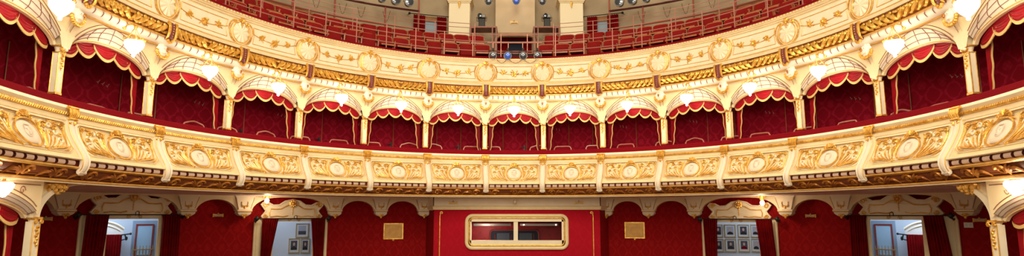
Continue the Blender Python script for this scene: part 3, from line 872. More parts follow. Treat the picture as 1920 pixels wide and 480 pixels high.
# ================================================================== GALLERY SEATING
ZF1 = ZG - .18
ROWS = []                                                      # n of the seat back, height of its top
ztop1 = zc(83.5, D0 + 1.05); ztop2 = zc(67, D0 + 1.95)
SH = .80
zf = [ztop1 - SH, ztop2 - SH]
mb = MB()
stp = [(-.05, ZG - .05), (-.05, zf[0]), (-1.25, zf[0]), (-1.25, zf[1]), (-3.2, zf[1])]
mb = sweep(stp); struct('floor_gallery', mb, M['riser'])
def make_seat(up):
    r = empty('theatre_seat', (0, 0, 0), '', 'seat')           # origin on floor below back; faces -y
    W2 = .232
    fn = lambda x, z: z - .05 * max(0, abs(x) / W2 - .55) ** 2 * 3
    b = MB()
    nx = 10
    pts = [(-W2 + 2 * W2 * i / nx) for i in range(nx + 1)]
    top = [fn(x, SH - .025) for x in pts]
    vs = []
    for x, t in zip(pts, top):
        for (y, z) in ((.0, .40), (-.035, .45), (-.045, .62), (-.02, t - .01), (.0, t), (.03, t), (.03, .40)): vs.append((x, y + .08 * (z - .4), z))
    fs = [(i * 7 + j, i * 7 + j + 1, (i + 1) * 7 + j + 1, (i + 1) * 7 + j) for i in range(nx) for j in range(6)]
    fs += [tuple(range(7)), tuple(nx * 7 + 6 - j for j in range(7))]
    b.add(vs, fs); b.build('backrest', M['seat'], r)
    f = MB(); f.tube([(-W2 - .012, .0, .36)] + [(x * 1.05, .045 + .0, fn(x, SH - .012)) for x in pts] + [(W2 + .012, .0, .36)], .016, 5)
    f.build('back_frame', M['seatwood'], r)
    c = MB()
    if up:
        c.box(-.215, .215, -.16, -.07, .36, .74)
    else:
        c.box(-.215, .215, -.46, -.03, .36, .43)
    c.build('seat_cushion', M['seat'], r, bevel=.03)
    if not up:
        e = MB(); e.box(-.22, .22, -.475, -.455, .355, .40); e.build('seat_edge', M['seatwood'], r, False)
    for s in (-1, 1):
        a = MB(); a.box(s * .252 - .014, s * .252 + .014, -.30, .02, .54, .565); a.tube([(s * .252, -.27, .545), (s * .252, -.20, 0)], .014, 5); a.tube([(s * .252, .0, .57), (s * .252, .0, 0)], .014, 5)
        a.build('armrest', M['seatwood'], r)
    return r
sd, su = make_seat(False), make_seat(True)
usedS = {False: False, True: False}
for row, (nb, z, half, nw) in enumerate(((-1.05, zf[0], 21, .256), (-1.95, zf[1], 23, .228))):
    cnt = {-1: 0, 1: 0}
    for i in range(-half, half + 1):
        uu = (i) * nw / 1.0
        if row == 1: uu = (i + (.5 if i >= 0 else -.5)) * nw
        if row == 1 and i == half: continue
        # keep equal spacing on the outer curve
        u = uu / (1 + .5 * K1 * 0) 
        sgn = 1 if u > 0 else -1
        up = random.random() < .22
        if abs(u) < .36: continue
        cnt[sgn] += 1
        src = su if up else sd
        lb = '%s red gallery seat, %s from the centre in the %s row, %s side' % ('folded-up' if up else 'folded-down', ORD[cnt[sgn]], 'front' if row == 0 else 'second', 'left' if sgn < 0 else 'right')
        loc = P(u, nb, z); rz = -PHI(u)
        if not usedS[up]:
            src.location = loc; src.rotation_euler.z = rz; src['label'] = lb; src['group'] = 'gallery seats'; usedS[up] = True
        else: dup(src, loc, rz, lb, 'gallery seats')

# railings
def railing(n, zb_, h, levels, us, label, nm='iron_railing', rr=.013, uend=6.6, ends=None, skip=None):
    r = empty(nm, P(0, n, zb_), label, 'railing')
    for u in us:
        mb = MB(); mb.tube([P(u, n, zb_), P(u, n, zb_ + h)], rr * 1.15, 6)
        mb.lathe([(rr * 2.4, 0), (rr * 2, .03), (rr * 1.1, .05)], 8, P(u, n, zb_)); mb.ell(P(u, n, zb_ + h), rr * 1.6, rr * 1.6, rr * 1.6, 6, 4)
        mb.build('post', M['pipe'], r)
    spans = [(-uend, uend)] if not skip else [(-uend, -skip), (skip, uend)]
    for lv in levels:
        mb = MB()
        for a0, a1 in spans:
            mb.tube([P(a0 + (a1 - a0) * i / 80, n, zb_ + h * lv) for i in range(81)], rr, 5)
        mb.build('rail', M['pipe'], r)
    return r
h1 = zc(65, D0 - .02) - ZG
railing(.02, ZG, h1, (1, .70, .33), [s * (.23 + .49 * i) for s in (-1, 1) for i in range(14)], 'pinkish metal safety railing standing on the red gallery rail')
z2t = zc(47, D0 + 1.35)
railing(-1.33, zf[1], z2t - zf[1], (1, .86), [s * (.62 + .62 * i) for s in (-1, 1) for i in range(9)], 'thin second railing between the two rows of gallery seats', rr=.011, skip=.62, uend=5.9)

# ------------------------------------------------------------------ gallery rear wall
NW = -3.1
zwb, zwt = zf[1] - .1, zf[1] + 4.0
mb = MB()
for a0, a1 in ((-7.5, -.25), (.25, 7.5)):
    mb.grid(lambda a, b: P(a0 + (a1 - a0) * a, NW, zwb + (zwt - zwb) * b), 70, 1)
zdoor = zc(66, D0 + 3.1)
mb.grid(lambda a, b: P(-.25 + .5 * a, NW, zdoor + (zwt - zdoor) * b), 2, 1)
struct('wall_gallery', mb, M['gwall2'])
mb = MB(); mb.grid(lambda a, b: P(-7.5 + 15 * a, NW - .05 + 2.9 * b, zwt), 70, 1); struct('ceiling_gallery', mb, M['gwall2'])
def xat(X, y, z): return (X - XC) / FPX * (y * ct + (z - EYE) * st)
yw = D0 + 3.1
# projecting centre wall
zz = zc(40, yw - .5)
xa, xb = xat(929, yw - .5, zz), xat(1003, yw - .5, zz)
mb = MB(); mb.box(xa, xb, yw - .5, yw + .05, zc(62, yw - .5), zwt); 
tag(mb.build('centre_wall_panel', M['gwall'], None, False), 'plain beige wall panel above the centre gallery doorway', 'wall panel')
# doorway surround with rounded corners and dark door
ds = empty('gallery_doorway', (0, yw - .5, zf[1]), 'brown rounded doorway at the centre of the gallery with a dark door inside', 'doorway')
zt5 = zc(62.5, yw - .52)
def rr_path(x0, x1, z0, z1, r, n=6, y=0):
    pts = []
    for cx_, cz_, a0 in ((x1 - r, z1 - r, 0), (x0 + r, z1 - r, PI / 2), (x0 + r, z0 + r, PI), (x1 - r, z0 + r, 3 * PI / 2)):
        for i in range(n + 1):
            a = a0 + PI / 2 * i / n
            pts.append((cx_ + r * math.cos(a), y, cz_ + r * math.sin(a)))
    return pts
mb = MB()
arch = [(xa, zf[1])] + [(xa + .22 - .22 * math.cos(a), zt5 - .28 + .20 * math.sin(a)) for a in [PI / 2 * i / 6 for i in range(7)]] + [(xb - .22 + .22 * math.sin(a), zt5 - .28 + .20 * math.cos(a)) for a in [PI / 2 * i / 6 for i in range(7)]] + [(xb, zf[1])]
mb.tube([(x, yw - .53, z) for x, z in arch], .055, 6)
mb.box(xa, xb, yw - .56, yw - .48, zt5 - .10, zt5 + .02)
mb.build('surround', M['bronzewood'], ds)
mb = MB(); mb.box(xa - .2, xb + .2, yw + .3, yw + .34, zf[1], zt5 + .8); mb.build('dark_backing', M['curtain'], ds, False)
mb = MB(); mb.box(xat(952, yw, zf[1] + 1), xat(982, yw, zf[1] + 1), yw + .2, yw + .25, zf[1], zt5 - .05); mb.build('door_leaf', M['darkdoor'], ds, False)
# piers
for sgn, (Xa, Xb) in ((-1, (842, 881)), (1, (1050, 1093))):
    y0 = yw - .95
    z5 = zf[1] + 1
    x0, x1 = xat(Xa, y0, z5 + 1), xat(Xb, y0, z5 + 1)
    p = empty('gallery_pier', ((x0 + x1) / 2, y0, zf[1]), 'pale cream square pier to the %s of the gallery centre door' % ('left' if sgn < 0 else 'right'), 'pier', 'gallery piers')
    mb = MB(); mb.box(x0, x1, y0, y0 + .7, zf[1], zwt); mb.build('shaft', M['pier'], p, False)
    zc0 = zc(4, y0)
    mb = MB()
    for d, a_, b_ in ((.03, zc0 - .03, zc0 + .02), (.06, zc0 + .02, zc0 + .08), (.10, zc0 + .08, zc0 + .16)):
        mb.box(x0 - d, x1 + d, y0 - d, y0 + .7, a_, b_)
    mb.build('capital', M['cream'], p, False)
    mb = MB(); xm = (x0 + x1) / 2 + sgn * -.0
    for i in range(5): mb.ell((xm, y0 - .03, zc0 - .02 - .045 * i), .06 - .011 * i, .02, .035, 7, 5)
    mb.build('gilded_drop', M['gold'], p)
# alcove cabinets beside the door: open timber frames carrying floodlights
for sgn, (Xa, Xb) in ((-1, (881, 932)), (1, (1000, 1050))):
    y0 = yw - 1.15; z1_ = zc(49, y0)
    x0, x1 = xat(Xa, y0, z1_), xat(Xb, y0, z1_)
    t = empty('lighting_platform', ((x0 + x1) / 2, y0, zf[1]), 'pinkish wooden lighting platform %s of the gallery doorway' % ('left' if sgn < 0 else 'right'), 'platform', 'lighting platforms')
    mb = MB(); mb.box(x0, x1, y0, y0 + .6, z1_ - .05, z1_); mb.build('top', M['wood'], t, False)
    for x in (x0 + .03, x1 - .03, x0 + .16, x1 - .16):
        for y in (y0 + .03, y0 + .57):
            mb = MB(); mb.box(x - .02, x + .02, y - .02, y + .02, zf[1], z1_ - .05); mb.build('leg', M['wood'], t, False)
def make_spot(nm, lensmat, body, L_=.26, R_=.10, label='', cat='spotlight'):
    r = empty(nm, (0, 0, 0), label, cat)                       # origin: clamp; lamp hangs below, faces -y
    b = MB(); Rm = Matrix.Rotation(PI / 2, 3, 'X')
    b.lathe([(.0, -L_ * .5), (R_ * .7, -L_ * .5), (R_ * .85, -L_ * .35), (R_ * .85, L_ * .2), (R_ * 1.05, L_ * .25), (R_ * 1.05, L_ * .5), (R_ * .9, L_ * .5), (R_ * .88, L_ * .42)], 16, (0, 0, -.19), Rm)
    for i in range(3): b.box(-R_ * .5, R_ * .5, -.02 + i * .05, 0 + i * .05, -.19 + R_ * .8, -.19 + R_ * 1.0)
    b.build('housing', body, r)
    l = MB(); l.lathe([(0, L_ * .46), (R_ * .5, L_ * .455), (R_ * .9, L_ * .40)], 16, (0, 0, -.19), Rm); l.build('lens', lensmat, r)
    y = MB(); y.tube([(-R_ * 1.1, 0, -.19), (-R_ * 1.1, 0, -.04), (R_ * 1.1, 0, -.04), (R_ * 1.1, 0, -.19)], .010, 5); y.tube([(0, 0, -.04), (0, 0, .02)], .016, 6); y.box(-.025, .025, -.03, .03, -.01, .05)
    y.build('yoke', M['black'], r)
    return r
s1 = make_spot('spotlight', M['lens'], M['gray'], .26, .115); s2 = make_spot('spotlight', M['bluelens'], M['gray'], .26, .115)
s3 = make_spot('floodlight', M['lens'], M['gray'], .30, .15, cat='floodlight')
def place(src, loc, rz, label, group=None, tilt=0):
    if not src.get('placed'):
        src['placed'] = 1; src.location = loc; src.rotation_euler = (tilt, 0, rz); src['label'] = label
        if group: src['group'] = group
        return src
    r = dup(src, loc, rz, label, group); r.rotation_euler = (tilt, 0, rz); return r
# front lighting bar over the rail
yb = D0 - .30; zb0 = zc(80, yb)
lb_ = empty('lighting_bar', (0, yb, ZG), 'horizontal pinkish steel bar with spotlights over the centre of the gallery rail', 'lighting bar')
mb = MB(); mb.tube([(xat(914, yb, zb0), yb, zb0), (xat(1016, yb, zb0), yb, zb0)], .022, 8); mb.build('bar', M['pipe'], lb_)
mb = MB(); zb1 = zc(100, yb); mb.tube([(xat(914, yb, zb1), yb, zb1), (xat(1016, yb, zb1), yb, zb1)], .015, 8); mb.build('lower_bar', M['pipe'], lb_)
for X in (925, 953, 980, 1008):
    mb = MB(); x = xat(X, yb, zb0); mb.tube([(x, yb, zb0), (x, yb, zb1)], .013, 6); mb.tube([(x, yb, zb1 + .1), (x, yb + .35, ZG + .0)], .010, 5); mb.build('hanger', M['pipe'], lb_)
for X, sp, nm in ((924, s1, 'leftmost grey'), (952, s2, 'second, blue-lensed'), (981, s1, 'third grey'), (1008, s1, 'rightmost grey')):
    z = zc(105.5, yb) + .19
    place(sp, (xat(X, yb - .05, z), yb - .06, z), 0, '%s spotlight on the bar over the centre of the gallery rail' % nm, 'spotlights on the bar', .25)
cb_ = MB()
for Xa, Xb in ((931, 951), (953, 980), (981, 1007)):
    for i in range(1): pass
    pts = [(xat(Xa + (Xb - Xa) * t, yb, zb1), yb - .1, zc(112, yb) - .13 * math.sin(PI * t)) for t in [j / 10 for j in range(11)]]
    cb_.tube(pts, .007, 4)
tag(cb_.build('looped_cable', M['darkbrown']), 'thin dark cable looping under the four gallery spotlights', 'cable')
# ceiling spots near the centre
for X, Y, sp, w in ((916, 3, s1, 'pale spotlight hanging above the left lighting platform'), (968, 2, s2, 'blue spotlight hanging above the centre doorway'), (1017, 3, s1, 'pale spotlight hanging above the right lighting platform')):
    y = yw - 1.2; z = zc(Y, y) + .19
    place(sp, (xat(X, y, z), y, z), 0, w, None, .35)
mb = MB(); z = zc(-9, yw - 1.2); mb.tube([(xat(880, yw - 1.2, z), yw - 1.2, z), (xat(1055, yw - 1.2, z), yw - 1.2, z)], .025, 6)
for X in (883, 1050): mb.tube([(xat(X, yw - 1.2, z), yw - 1.2, z), (xat(X, yw - 1.2, z), yw - .9, z + .5)], .02, 6)
tag(mb.build('lighting_truss', M['black']), 'black ceiling pipe carrying three spotlights over the gallery doorway', 'pipe')
for X, Y, w in ((902, 34, 'grey projector standing on the left lighting platform'), (1024, 34, 'grey projector standing on the right lighting platform')):
    y = yw - .9; z = zc(Y, y)
    r = empty('projector_lamp', (xat(X, y, z), y, zc(49, yw - 1.15)), w, 'projector', 'projectors on the platforms')
    b0 = r.location
    mb = MB(); mb.box(b0.x - .12, b0.x + .16, y - .14, y + .14, z - .02, z + .10); mb.build('housing', M['gray'], r, False, bevel=.02)
    mb = MB(); mb.box(b0.x - .08, b0.x + .14, y - .10, y + .1, b0.z, z - .03); mb.build('base', M['black'], r, False, bevel=.02)
    mb = MB(); mb.lathe([(.075, .0), (.075, .08), (.06, .09)], 12, (b0.x - .03, y - .12, z + .04), Matrix.Rotation(PI / 2, 3, 'X')); mb.lathe([(.0, .07), (.05, .065), (.06, .05)], 12, (b0.x - .03, y - .12, z + .04), Matrix.Rotation(PI / 2, 3, 'X')); mb.build('lens', M['lens'], r)
    mb = MB(); mb.tube([(b0.x - .15, y, z + .04), (b0.x - .15, y, z - .1), (b0.x + .19, y, z - .1), (b0.x + .19, y, z + .04)], .013, 5); mb.build('yoke', M['black'], r)
# emergency fixture on centre wall
def fixture(loc, rz, label, group=None, nm='emergency_light'):
    r = empty(nm, loc, label, 'light fixture', group, rz)
    off = Vector(loc)
    mb = MB(); mb.box(-.11, .11, -.03, .0, -.04, .03); o = mb.build('housing', M['whitep'], None, False, .008); o.parent = r
    mb = MB(); mb.box(-.11, .11, -.055, -.03, -.035, .012); o = mb.build('diffuser', M['grille'], None, False, .006); o.parent = r
    mb = MB(); mb.ell((0, -.04, .04), .025, .025, .025)
    for s in (-1, 1): mb.box(s * .12 - .015, s * .12 + .015, -.035, -.005, -.05, .04)
    o = mb.build('knobs', M['goldl'], None); o.parent = r
    return r
fixture((xat(964, yw - .5, zc(42, yw - .5)), yw - .5, zc(42, yw - .5)), 0, 'small emergency light on the beige wall above the gallery doorway')
# curtained doorways on either side
for sgn, Xs in ((-1, (775, 797, 819, 837)), (1, (1101, 1120, 1139, 1160))):
    def uX(X, n, z):
        lo, hi = -7, 7
        for _ in range(40):
            m = (lo + hi) / 2
            if px(P(m, n, z))[0] < X: lo = m
            else: hi = m
        return (lo + hi) / 2
    zt6 = zc(31, yw - .6)
    n_ = NW + .25; us = [uX(X, n_, zt6 - .5) for X in Xs]
    side = 'left' if sgn < 0 else 'right'
    d = MB(); d.box(us[1] - .05, us[2] + .05, NW + .03, NW + .07, zf[1], zt6, lambda a, b, c: P(a, b, c))
    o = d.build('door_%d' % (20 + sgn), M['doorleaf'], None, False); o['kind'] = 'structure'
    d = MB(); d.box(us[1] - .05, us[2] + .05, NW + .05, NW + .12, zt6 - .18, zt6, lambda a, b, c: P(a, b, c)); d.build('lintel', M['goldenwood'], o, False)
    for (a0, a1, w) in ((us[0], us[1], 'left'), (us[2], us[3], 'right')):
        mb = MB(); mb.grid(lambda a, b: P(a0 + (a1 - a0) * a, n_ + .03 * math.sin(a * 5 * 2 * PI), zf[1] + (zt6 - .02 - zf[1]) * b), 40, 2)
        tag(mb.build('doorway_curtain', M['curtain']), 'dark red curtain at the %s of the blue gallery door, %s side' % (w, side), 'curtain', 'curtains of the blue gallery doors')
    mb = MB(); mb.tube([P(us[0] - .06, n_ + .02, zt6), P(us[3] + .06, n_ + .02, zt6)], .015, 6)
    for uu in (us[0] - .06, us[3] + .06): mb.ell(P(uu, n_ + .02, zt6), .045, .045, .045); mb.tube([P(uu, n_ + .02, zt6), P(uu, NW, zt6 + .03)], .012, 5)
    tag(mb.build('curtain_rod', M['black']), 'black curtain rod over the blue door on the %s of the gallery' % side, 'curtain rod')
    # golden brown panel behind the upper seats
    mb = MB()
    a0, a1 = sgn * 2.35, sgn * 7.2
    zpt = zf[1] + .95
    mb.grid(lambda a, b: P(a0 + (a1 - a0) * a, -2.45, zf[1] + (zpt - .05 + .8 * a - zf[1]) * b), 60, 1)
    mb.grid(lambda a, b: P(a0 + (a1 - a0) * a, -2.45 - .06 * b, zpt - .05 + .8 * a), 60, 1)
    tag(mb.build('wooden_partition', M['goldenwood']), 'golden brown wooden partition behind the %s gallery seats' % side, 'partition')
    # lighting gantry: curved dark pipe on rust red posts with floodlights
    g = empty('lighting_gantry', P(sgn * 3, -2.2, zf[1]), 'rust red pipe gantry with a dark curved rail on the %s of the gallery' % side, 'gantry')
    ng = -2.2
    zg = zc(21, C(1.62)[1] + 2.2)
    mb = MB(); mb.tube([P(sgn * (1.41 + 4.4 * i / 40), ng, zg) for i in range(41)], .035, 6); mb.build('rail', M['darkpipe'], g)
    for v in (1.42, 1.9, 2.6, 3.15, 3.7, 4.25, 4.9):
        mb = MB(); mb.tube([P(sgn * v, ng, zf[1]), P(sgn * v, ng, zg + ((.9) if v == 1.42 else 0))], .03 if v < 3 else .04, 6); mb.build('post', M['pipe2'], g)
    for dz in (.95, .62):
        mb = MB(); mb.tube([P(sgn * (1.5 + 4.4 * i / 40), ng + .02, zg - dz) for i in range(41)], .02 if dz > .8 else .028, 6); mb.build('cross_rail', M['pipe2'], g)
    for i, (v, big) in enumerate(((1.58, 1), (1.77, 1), (1.97, 0), (2.23, 0), (2.42, 0), (2.60, 0))):
        src = s3 if big else (s2 if i == 5 else s1)
        place(src, P(sgn * v, ng + .12, zg + (.40 if big else .37)), -PHI(sgn * v), '%s from the centre on the curved rail, %s gallery side' % ((ORD[i + 1] + (' large square-bodied floodlight' if big else ' spotlight'))[0:], side), 'lamps on the %s gantry' % side, .1)
    mb = MB()
    for v in (1.8, 2.15, 2.4, 2.75):
        mb.tube([P(sgn * (v + .10 * t), NW + .6, zg - .02 - .35 * math.sin(PI * t) - .05 * t) for t in [j / 10 for j in range(11)]], .007, 4)
    tag(mb.build('hanging_cable', M['darkbrown']), 'thin black cables looping below the curved lamp rail, %s side' % side, 'cable')

# ================================================================== GROUND FLOOR
mb = MB(); mb.box(-14, 14, -6, 24.5, -.1, 0); struct('floor', mb, M['floor'])
# soffit under the balcony (to the ground wall circle)
def hitwall(u):
    p = P(u, 0, 0); q = P(u, -1, 0) - p
    # |p + t q - c| = RW
    cx_, cy_ = 0, CY
    dx, dy = p.x - cx_, p.y - cy_
    b = dx * q.x + dy * q.y; c = dx * dx + dy * dy - RW * RW
    return -b + math.sqrt(max(b * b - c, 0))
mb = MB(); mb.grid(lambda a, b: P(-UM + 2 * UM * a, .36 - (.36 + hitwall(-UM + 2 * UM * a) + .05) * b, ZS + .0), NSEG, 2)
struct('ceiling', mb, M['mauve'])

DOORS = []                                                     # (X of left jamb, right jamb, Y of the lintel)
DO = [(198, 294, 410.5), (512, 586, 415), (1342, 1424, 417), (1634, 1732, 412)]
dspec = []
for Xa, Xb, Yt in DO:
    sa, sb = sX(Xa, 1.9), sX(Xb, 1.9); z = zW(Yt, (sa + sb) / 2); dspec.append((sa, sb, z))
bs0, bs1 = sX(799, 2.0), sX(1141, 2.0)
# the wall is built between the openings
smin, smax = -RW * 1.35, RW * 1.35
mb = MB()
def wallpiece(a0, a1, z0, z1):
    n = max(1, int(abs(a1 - a0) / .4))
    mb.grid(lambda a, b: W(a0 + (a1 - a0) * a, 0, z0 + (z1 - z0) * b), n, 1, lambda a, b: (a0 + (a1 - a0) * a, z0 + (z1 - z0) * b))
cur = smin
for sa, sb, z in dspec:
    wallpiece(cur, sa, 0, ZS + .02); wallpiece(sa, sb, z, ZS + .02); cur = sb
wallpiece(cur, smax, 0, ZS + .02)
struct('wall_back', mb, M['damask2'])
# foyer behind
FR = -3.2
mb = MB(); mb.grid(lambda a, b: W(smin * .75 + (smax - smin) * .75 * a, FR, 3.4 * b), 60, 1); struct('wall_foyer', mb, M['foyer'])
mb = MB(); mb.grid(lambda a, b: W(smin * .75 + (smax - smin) * .75 * a, FR * b, 3.2), 60, 1); struct('ceiling_foyer', mb, M['foyer'])

# --- arcade of corbels under the ceiling
XS = [-150, 121, 351, 457, 628, 714, 795]
XR = [1137, 1216, 1302, 1474, 1579, 1812, 2080]
NA = .30
def arcade(Xs, name, lab):
    ss = [sX(X, 2.35, NA) for X in Xs]
    mb = MB()
    for (a0, a1) in zip(ss, ss[1:]):
        zsp = 2.46 - .0; w = (a1 - a0)
        zsp = zW(396, (a0 + a1) / 2, NA); zc_ = ZS - .02 - (.01 if w > 2 else .09)
        zc_ = min(zc_, ZS - .03)
        def za(t):
            tt = abs(2 * t - 1); e = 1 - .40 / w; p_, q_ = (2.2, .60) if w < 2 else (3.4, .62)
            if tt >= e: return zsp
            return zsp + (zc_ - zsp) * (1 - (tt / e) ** p_) ** q_
        mb.grid(lambda a, b: W(a0 + w * a, NA, za(a) + (ZS - za(a)) * b), 40, 2)
        mb.grid(lambda a, b: W(a0 + w * a, NA - (NA) * b, za(a)), 40, 1)
    o = mb.build(name, M['cream'], None, False); o['kind'] = 'structure'
    out = []
    for i, s in enumerate(ss):
        if i in (0,) and Xs[0] < 0: continue
        if Xs[i] > 2000: continue
        zsp = zW(396, s, NA); zb_ = zW(407, s, NA)
        side = 'left' if Xs[i] < XC else 'right'
        r = empty('corbel', W(s, NA, zb_), '%s-hand cream corbel with gilded tip under the balcony, %s from the control booth' % (side, ORD[(len(Xs) - i) if side == 'left' else i + 1]), 'corbel', 'corbels under the balcony', 0)
        m = MB(); hh_ = zsp - zb_
        lv = [(.10, .02, zb_ + .03), (.155, .06, zb_ + .065), (.19, .08, zb_ + .10), (.19, .10, zsp), (.22, .11, zsp + .015), (.22, .11, zsp + .035), (.17, .06, zsp + .05), (.19, .05, zsp + .15), (.24, .04, ZS - .06), (.28, .03, ZS)]
        k = len(lv) - 1
        def cf(a, b, s=s, lv=lv, k=k):
            w_, n_, z_ = lv[int(round(a * k))]
            pr = [(-1, -.25), (-1, .0), (-.92, 1), (.92, 1), (1, 0), (1, -.25)]
            x, d = pr[int(round(b * 5))]
            return W(s + x * w_, NA + (n_ * d if d > 0 else (0 if d == 0 else -.25)), z_)
        m.grid(cf, k, 5); m.add([cf(0, j / 5) for j in range(6)], [(0, 1, 2, 3, 4, 5)])
        m.build('body', M['ivory'], r)
        g = MB(); c_ = W(s, NA + .06, zb_ + .02)
        g.tube([W(s + x, NA + .08, zb_ + .045 + z) for x, z in spiral((-.04, 0), .04, 1.2, 0, 10, 1)], .015, 5)
        g.tube([W(s - x, NA + .08, zb_ + .045 + z) for x, z in spiral((-.04, 0), .04, 1.2, 0, 10, 1)], .015, 5)
        g.ell(W(s, NA + .06, zb_), .035, .035, .045, 7, 5)
        g.tube([W(s - .20, NA + .10, zsp - .01), W(s, NA + .115, zsp - .01), W(s + .20, NA + .10, zsp - .01)], .010, 4)
        for q in (-1, 1):
            g.tube([W(s + q * x, NA + .065, zsp + .12 + z) for x, z in bez((.02, .0), (.10, .02), (.08, .14), 6)], .010, 4)
            g.tube([W(s + q * x, NA + .07, zsp + .13 + z) for x, z in spiral((.06, .0), .035, 1.2, 0, 10, 1)], .009, 4)
        g.ell(W(s, NA + .07, zsp + .11), .03, .02, .05, 6, 4)
        g.build('gilded_ornament', M['goldl'], r)
        m = MB()
        for q in (-1, 1):
            m.tube([W(s + q * x, NA + .062 - .03 * t_, zsp + .07 + (ZS - zsp - .12) * t_) for t_, x in [(j / 6, .16 + .10 * (j / 6)) for j in range(7)]], .006, 4)
        m.build('painted_lines', M['line'], r)
arcade(XS, 'trim_1', 'left'); arcade(XR, 'trim_2', 'right')

# --- doorway surrounds, pediments, curtains
def doorway(i, spec, Xj, Ytop, Yb, Xp, cl, cr, thick=1.0, label=''):
    sa, sb, z = spec
    sm = (sa + sb) / 2
    side = 'left' if sm < 0 else 'right'; big = abs(sm) > 7
    pos = '%s %s doorway' % ('outer' if big else 'inner', side)
    t = empty('door_surround', W(sm, 0, 0), 'cream moulded surround with scrolled pediment of the %s' % pos, 'door surround', 'doorway surrounds')
    ja, jb = sX(Xj[0], 1.9, .05), sX(Xj[1], 1.9, .05)
    zr = zW(Yb, sm, .1)
    # jambs and lintel
    for (a0, a1, nm) in ((ja, sa, 'jamb'), (sb, jb, 'jamb')):
        m = MB(); m.box(a0, a1, 0, .07, 0, zr, lambda a, b, c: W(a, b, c)); 
        e = a0 if nm == 'jamb' and a0 == ja else a1
        m.tube([W(e, .06, 0), W(e, .06, zr - .1), W(e + (sm - e) * .03, .06, zr)], .045, 8)
        m.build(nm, M['cream'], t)
    m = MB(); m.grid(lambda a, b: W(ja + (jb - ja) * a, .08, z + (zr - z) * b), 10, 1); m.grid(lambda a, b: W(sa + (sb - sa) * a, .08 - .12 * b, z), 10, 1)
    m.build('lintel', M['ivory'], t)
    g = MB()
    for q in (-1, 1):
        g.tube([W(sm + q * (.05 + x), .10, (z + zr) / 2 + y) for x, y in spiral((.08, 0), .05, 1.3, PI, 12, -1)], .012, 5)
    g.build('gilded_lintel_scroll', M['goldl'], t)
    # shaped pediment
    pa, pb_ = sX(Xp[0], 2.3, .15), sX(Xp[1], 2.3, .15); pw = (pb_ - pa) / 2; pm = (pa + pb_) / 2
    zt_p = zW(Ytop, sm, .2); zb_p = zr + .01; ph = zt_p - zb_p
    outl = [(-.90, .0), (-.97, .12), (-.90, .25), (-.84, .42), (-.93, .60), (-1.0, .75), (-.93, .86), (-.78, .84), (-.62, .70), (-.42, .72), (-.24, .92), (0, 1.0)]
    full = outl + [(-x, y) for x, y in outl[-2::-1]]
    m = MB()
    def top(x):
        for (x0, y0), (x1, y1) in zip(full, full[1:]):
            pass
        return 0
    vs = [W(pm + x * pw, .20, zb_p + y * ph) for x, y in full]; vb = [W(pm + x * pw, .0, zb_p + y * ph) for x, y in full]; n = len(full)
    m.add(vs + vb, [tuple(range(n))] + [(i_, (i_ + 1) % n, n + (i_ + 1) % n, n + i_) for i_ in range(n)])
    # raised inner field and rim roll
    m.tube([W(pm + x * pw, .20, zb_p + y * ph) for x, y in full], .028, 6)
    m.build('pediment', M['ivory'], t, False)
    g = MB()
    inner = [(-.72, .14), (-.74, .32), (-.70, .52), (-.55, .50), (-.36, .52), (-.18, .70), (-.09, .74)]
    for q in (-1, 1):
        g.tube([W(pm + q * x * pw, .225, zb_p + y * ph) for x, y in inner], .017, 5)
        g.tube([W(pm + q * x * pw, .225, zb_p + y * ph) for x, y in ((-.70, .10), (-.5, .14), (-.3, .10), (-.14, .16))], .018, 5)
        g.tube([W(pm + q * (-.86 * pw + x), .23, zb_p + .72 * ph + y) for x, y in spiral((0, 0), .08, 1.4, 0, 14, 1)], .022, 5)
        g.tube([W(pm + q * (-.86 * pw + x), .23, zb_p + .15 * ph + y) for x, y in spiral((0, 0), .06, 1.4, 0, 14, -1)], .018, 5)
    for j in range(9):
        a = 2 * PI * j / 9
        g.ell(W(pm + .075 * math.cos(a), .24, zb_p + .80 * ph + .075 * math.sin(a)), .042, .03, .042, 6, 4)
    g.ell(W(pm, .27, zb_p + .80 * ph), .05, .04, .05)
    for j in range(5): g.ell(W(pm, .23, zb_p + (.55 - .08 * j) * ph), .025 - .003 * j, .02, .02, 6, 4)
    g.build('gilded_crest', M['goldl'], t)
    # rod and curtains
    ra, rb = sX(cl[0], 2.0, .3) - .12, sX(cr[1], 2.0, .3) + .12
    zr2 = zW(Yb - 1, sm, .3)
    m = MB(); m.tube([W(ra + (rb - ra) * j / 10, .30, zr2) for j in range(11)], .012, 6)
    for s_ in (ra, rb):
        m.ell(W(s_, .30, zr2), .06, .05, .07); m.tube([W(s_, .3, zr2 - .03), W(s_, .15, zr2 - .10), W(s_, 0, zr2 - .04)], .022, 5)
        for q in range(4): m.ell(W(s_ + .05 * math.cos(q * 1.6), .30, zr2 + .05 * math.sin(q * 1.6)), .03, .03, .03, 5, 4)
    m.tube([W(sm + x, .30, zr2 - .02 + y) for x, y in ((-.04, 0), (-.04, .08), (0, .11), (.04, .08), (.04, 0))], .010, 4)
    tag(m.build('curtain_rod', M['black']), 'black iron curtain rod across the %s' % pos, 'curtain rod', 'door curtain rods')
    for (x0, x1, x0b, x1b), w in ((cl, 'left'), (cr, 'right')):
        s0, s1_, s0b, s1b = [sX(X, 1.5, .28) for X in (x0, x1, x0b, x1b)]
        def cf(a, b):
            f = (1 - b) ** 1.0; zz = .02 + (zr2 - .02) * b
            fb_ = min(1.0, (zr2 - zz) / (zr2 - 1.2))
            A = s0 + (s0b - s0) * fb_; B = s1_ + (s1b - s1_) * fb_
            return W(A + (B - A) * a, .27 + .045 * math.sin(a * 7 * 2 * PI) * (.5 + .5 * b) + .012 * math.sin(a * 31), zz)
        m = MB(); m.grid(cf, 70, 12)
        tag(m.build('door_curtain', M['curtain']), 'dark red velvet curtain hanging at the %s side of the %s' % (w, pos), 'curtain', 'door curtains')
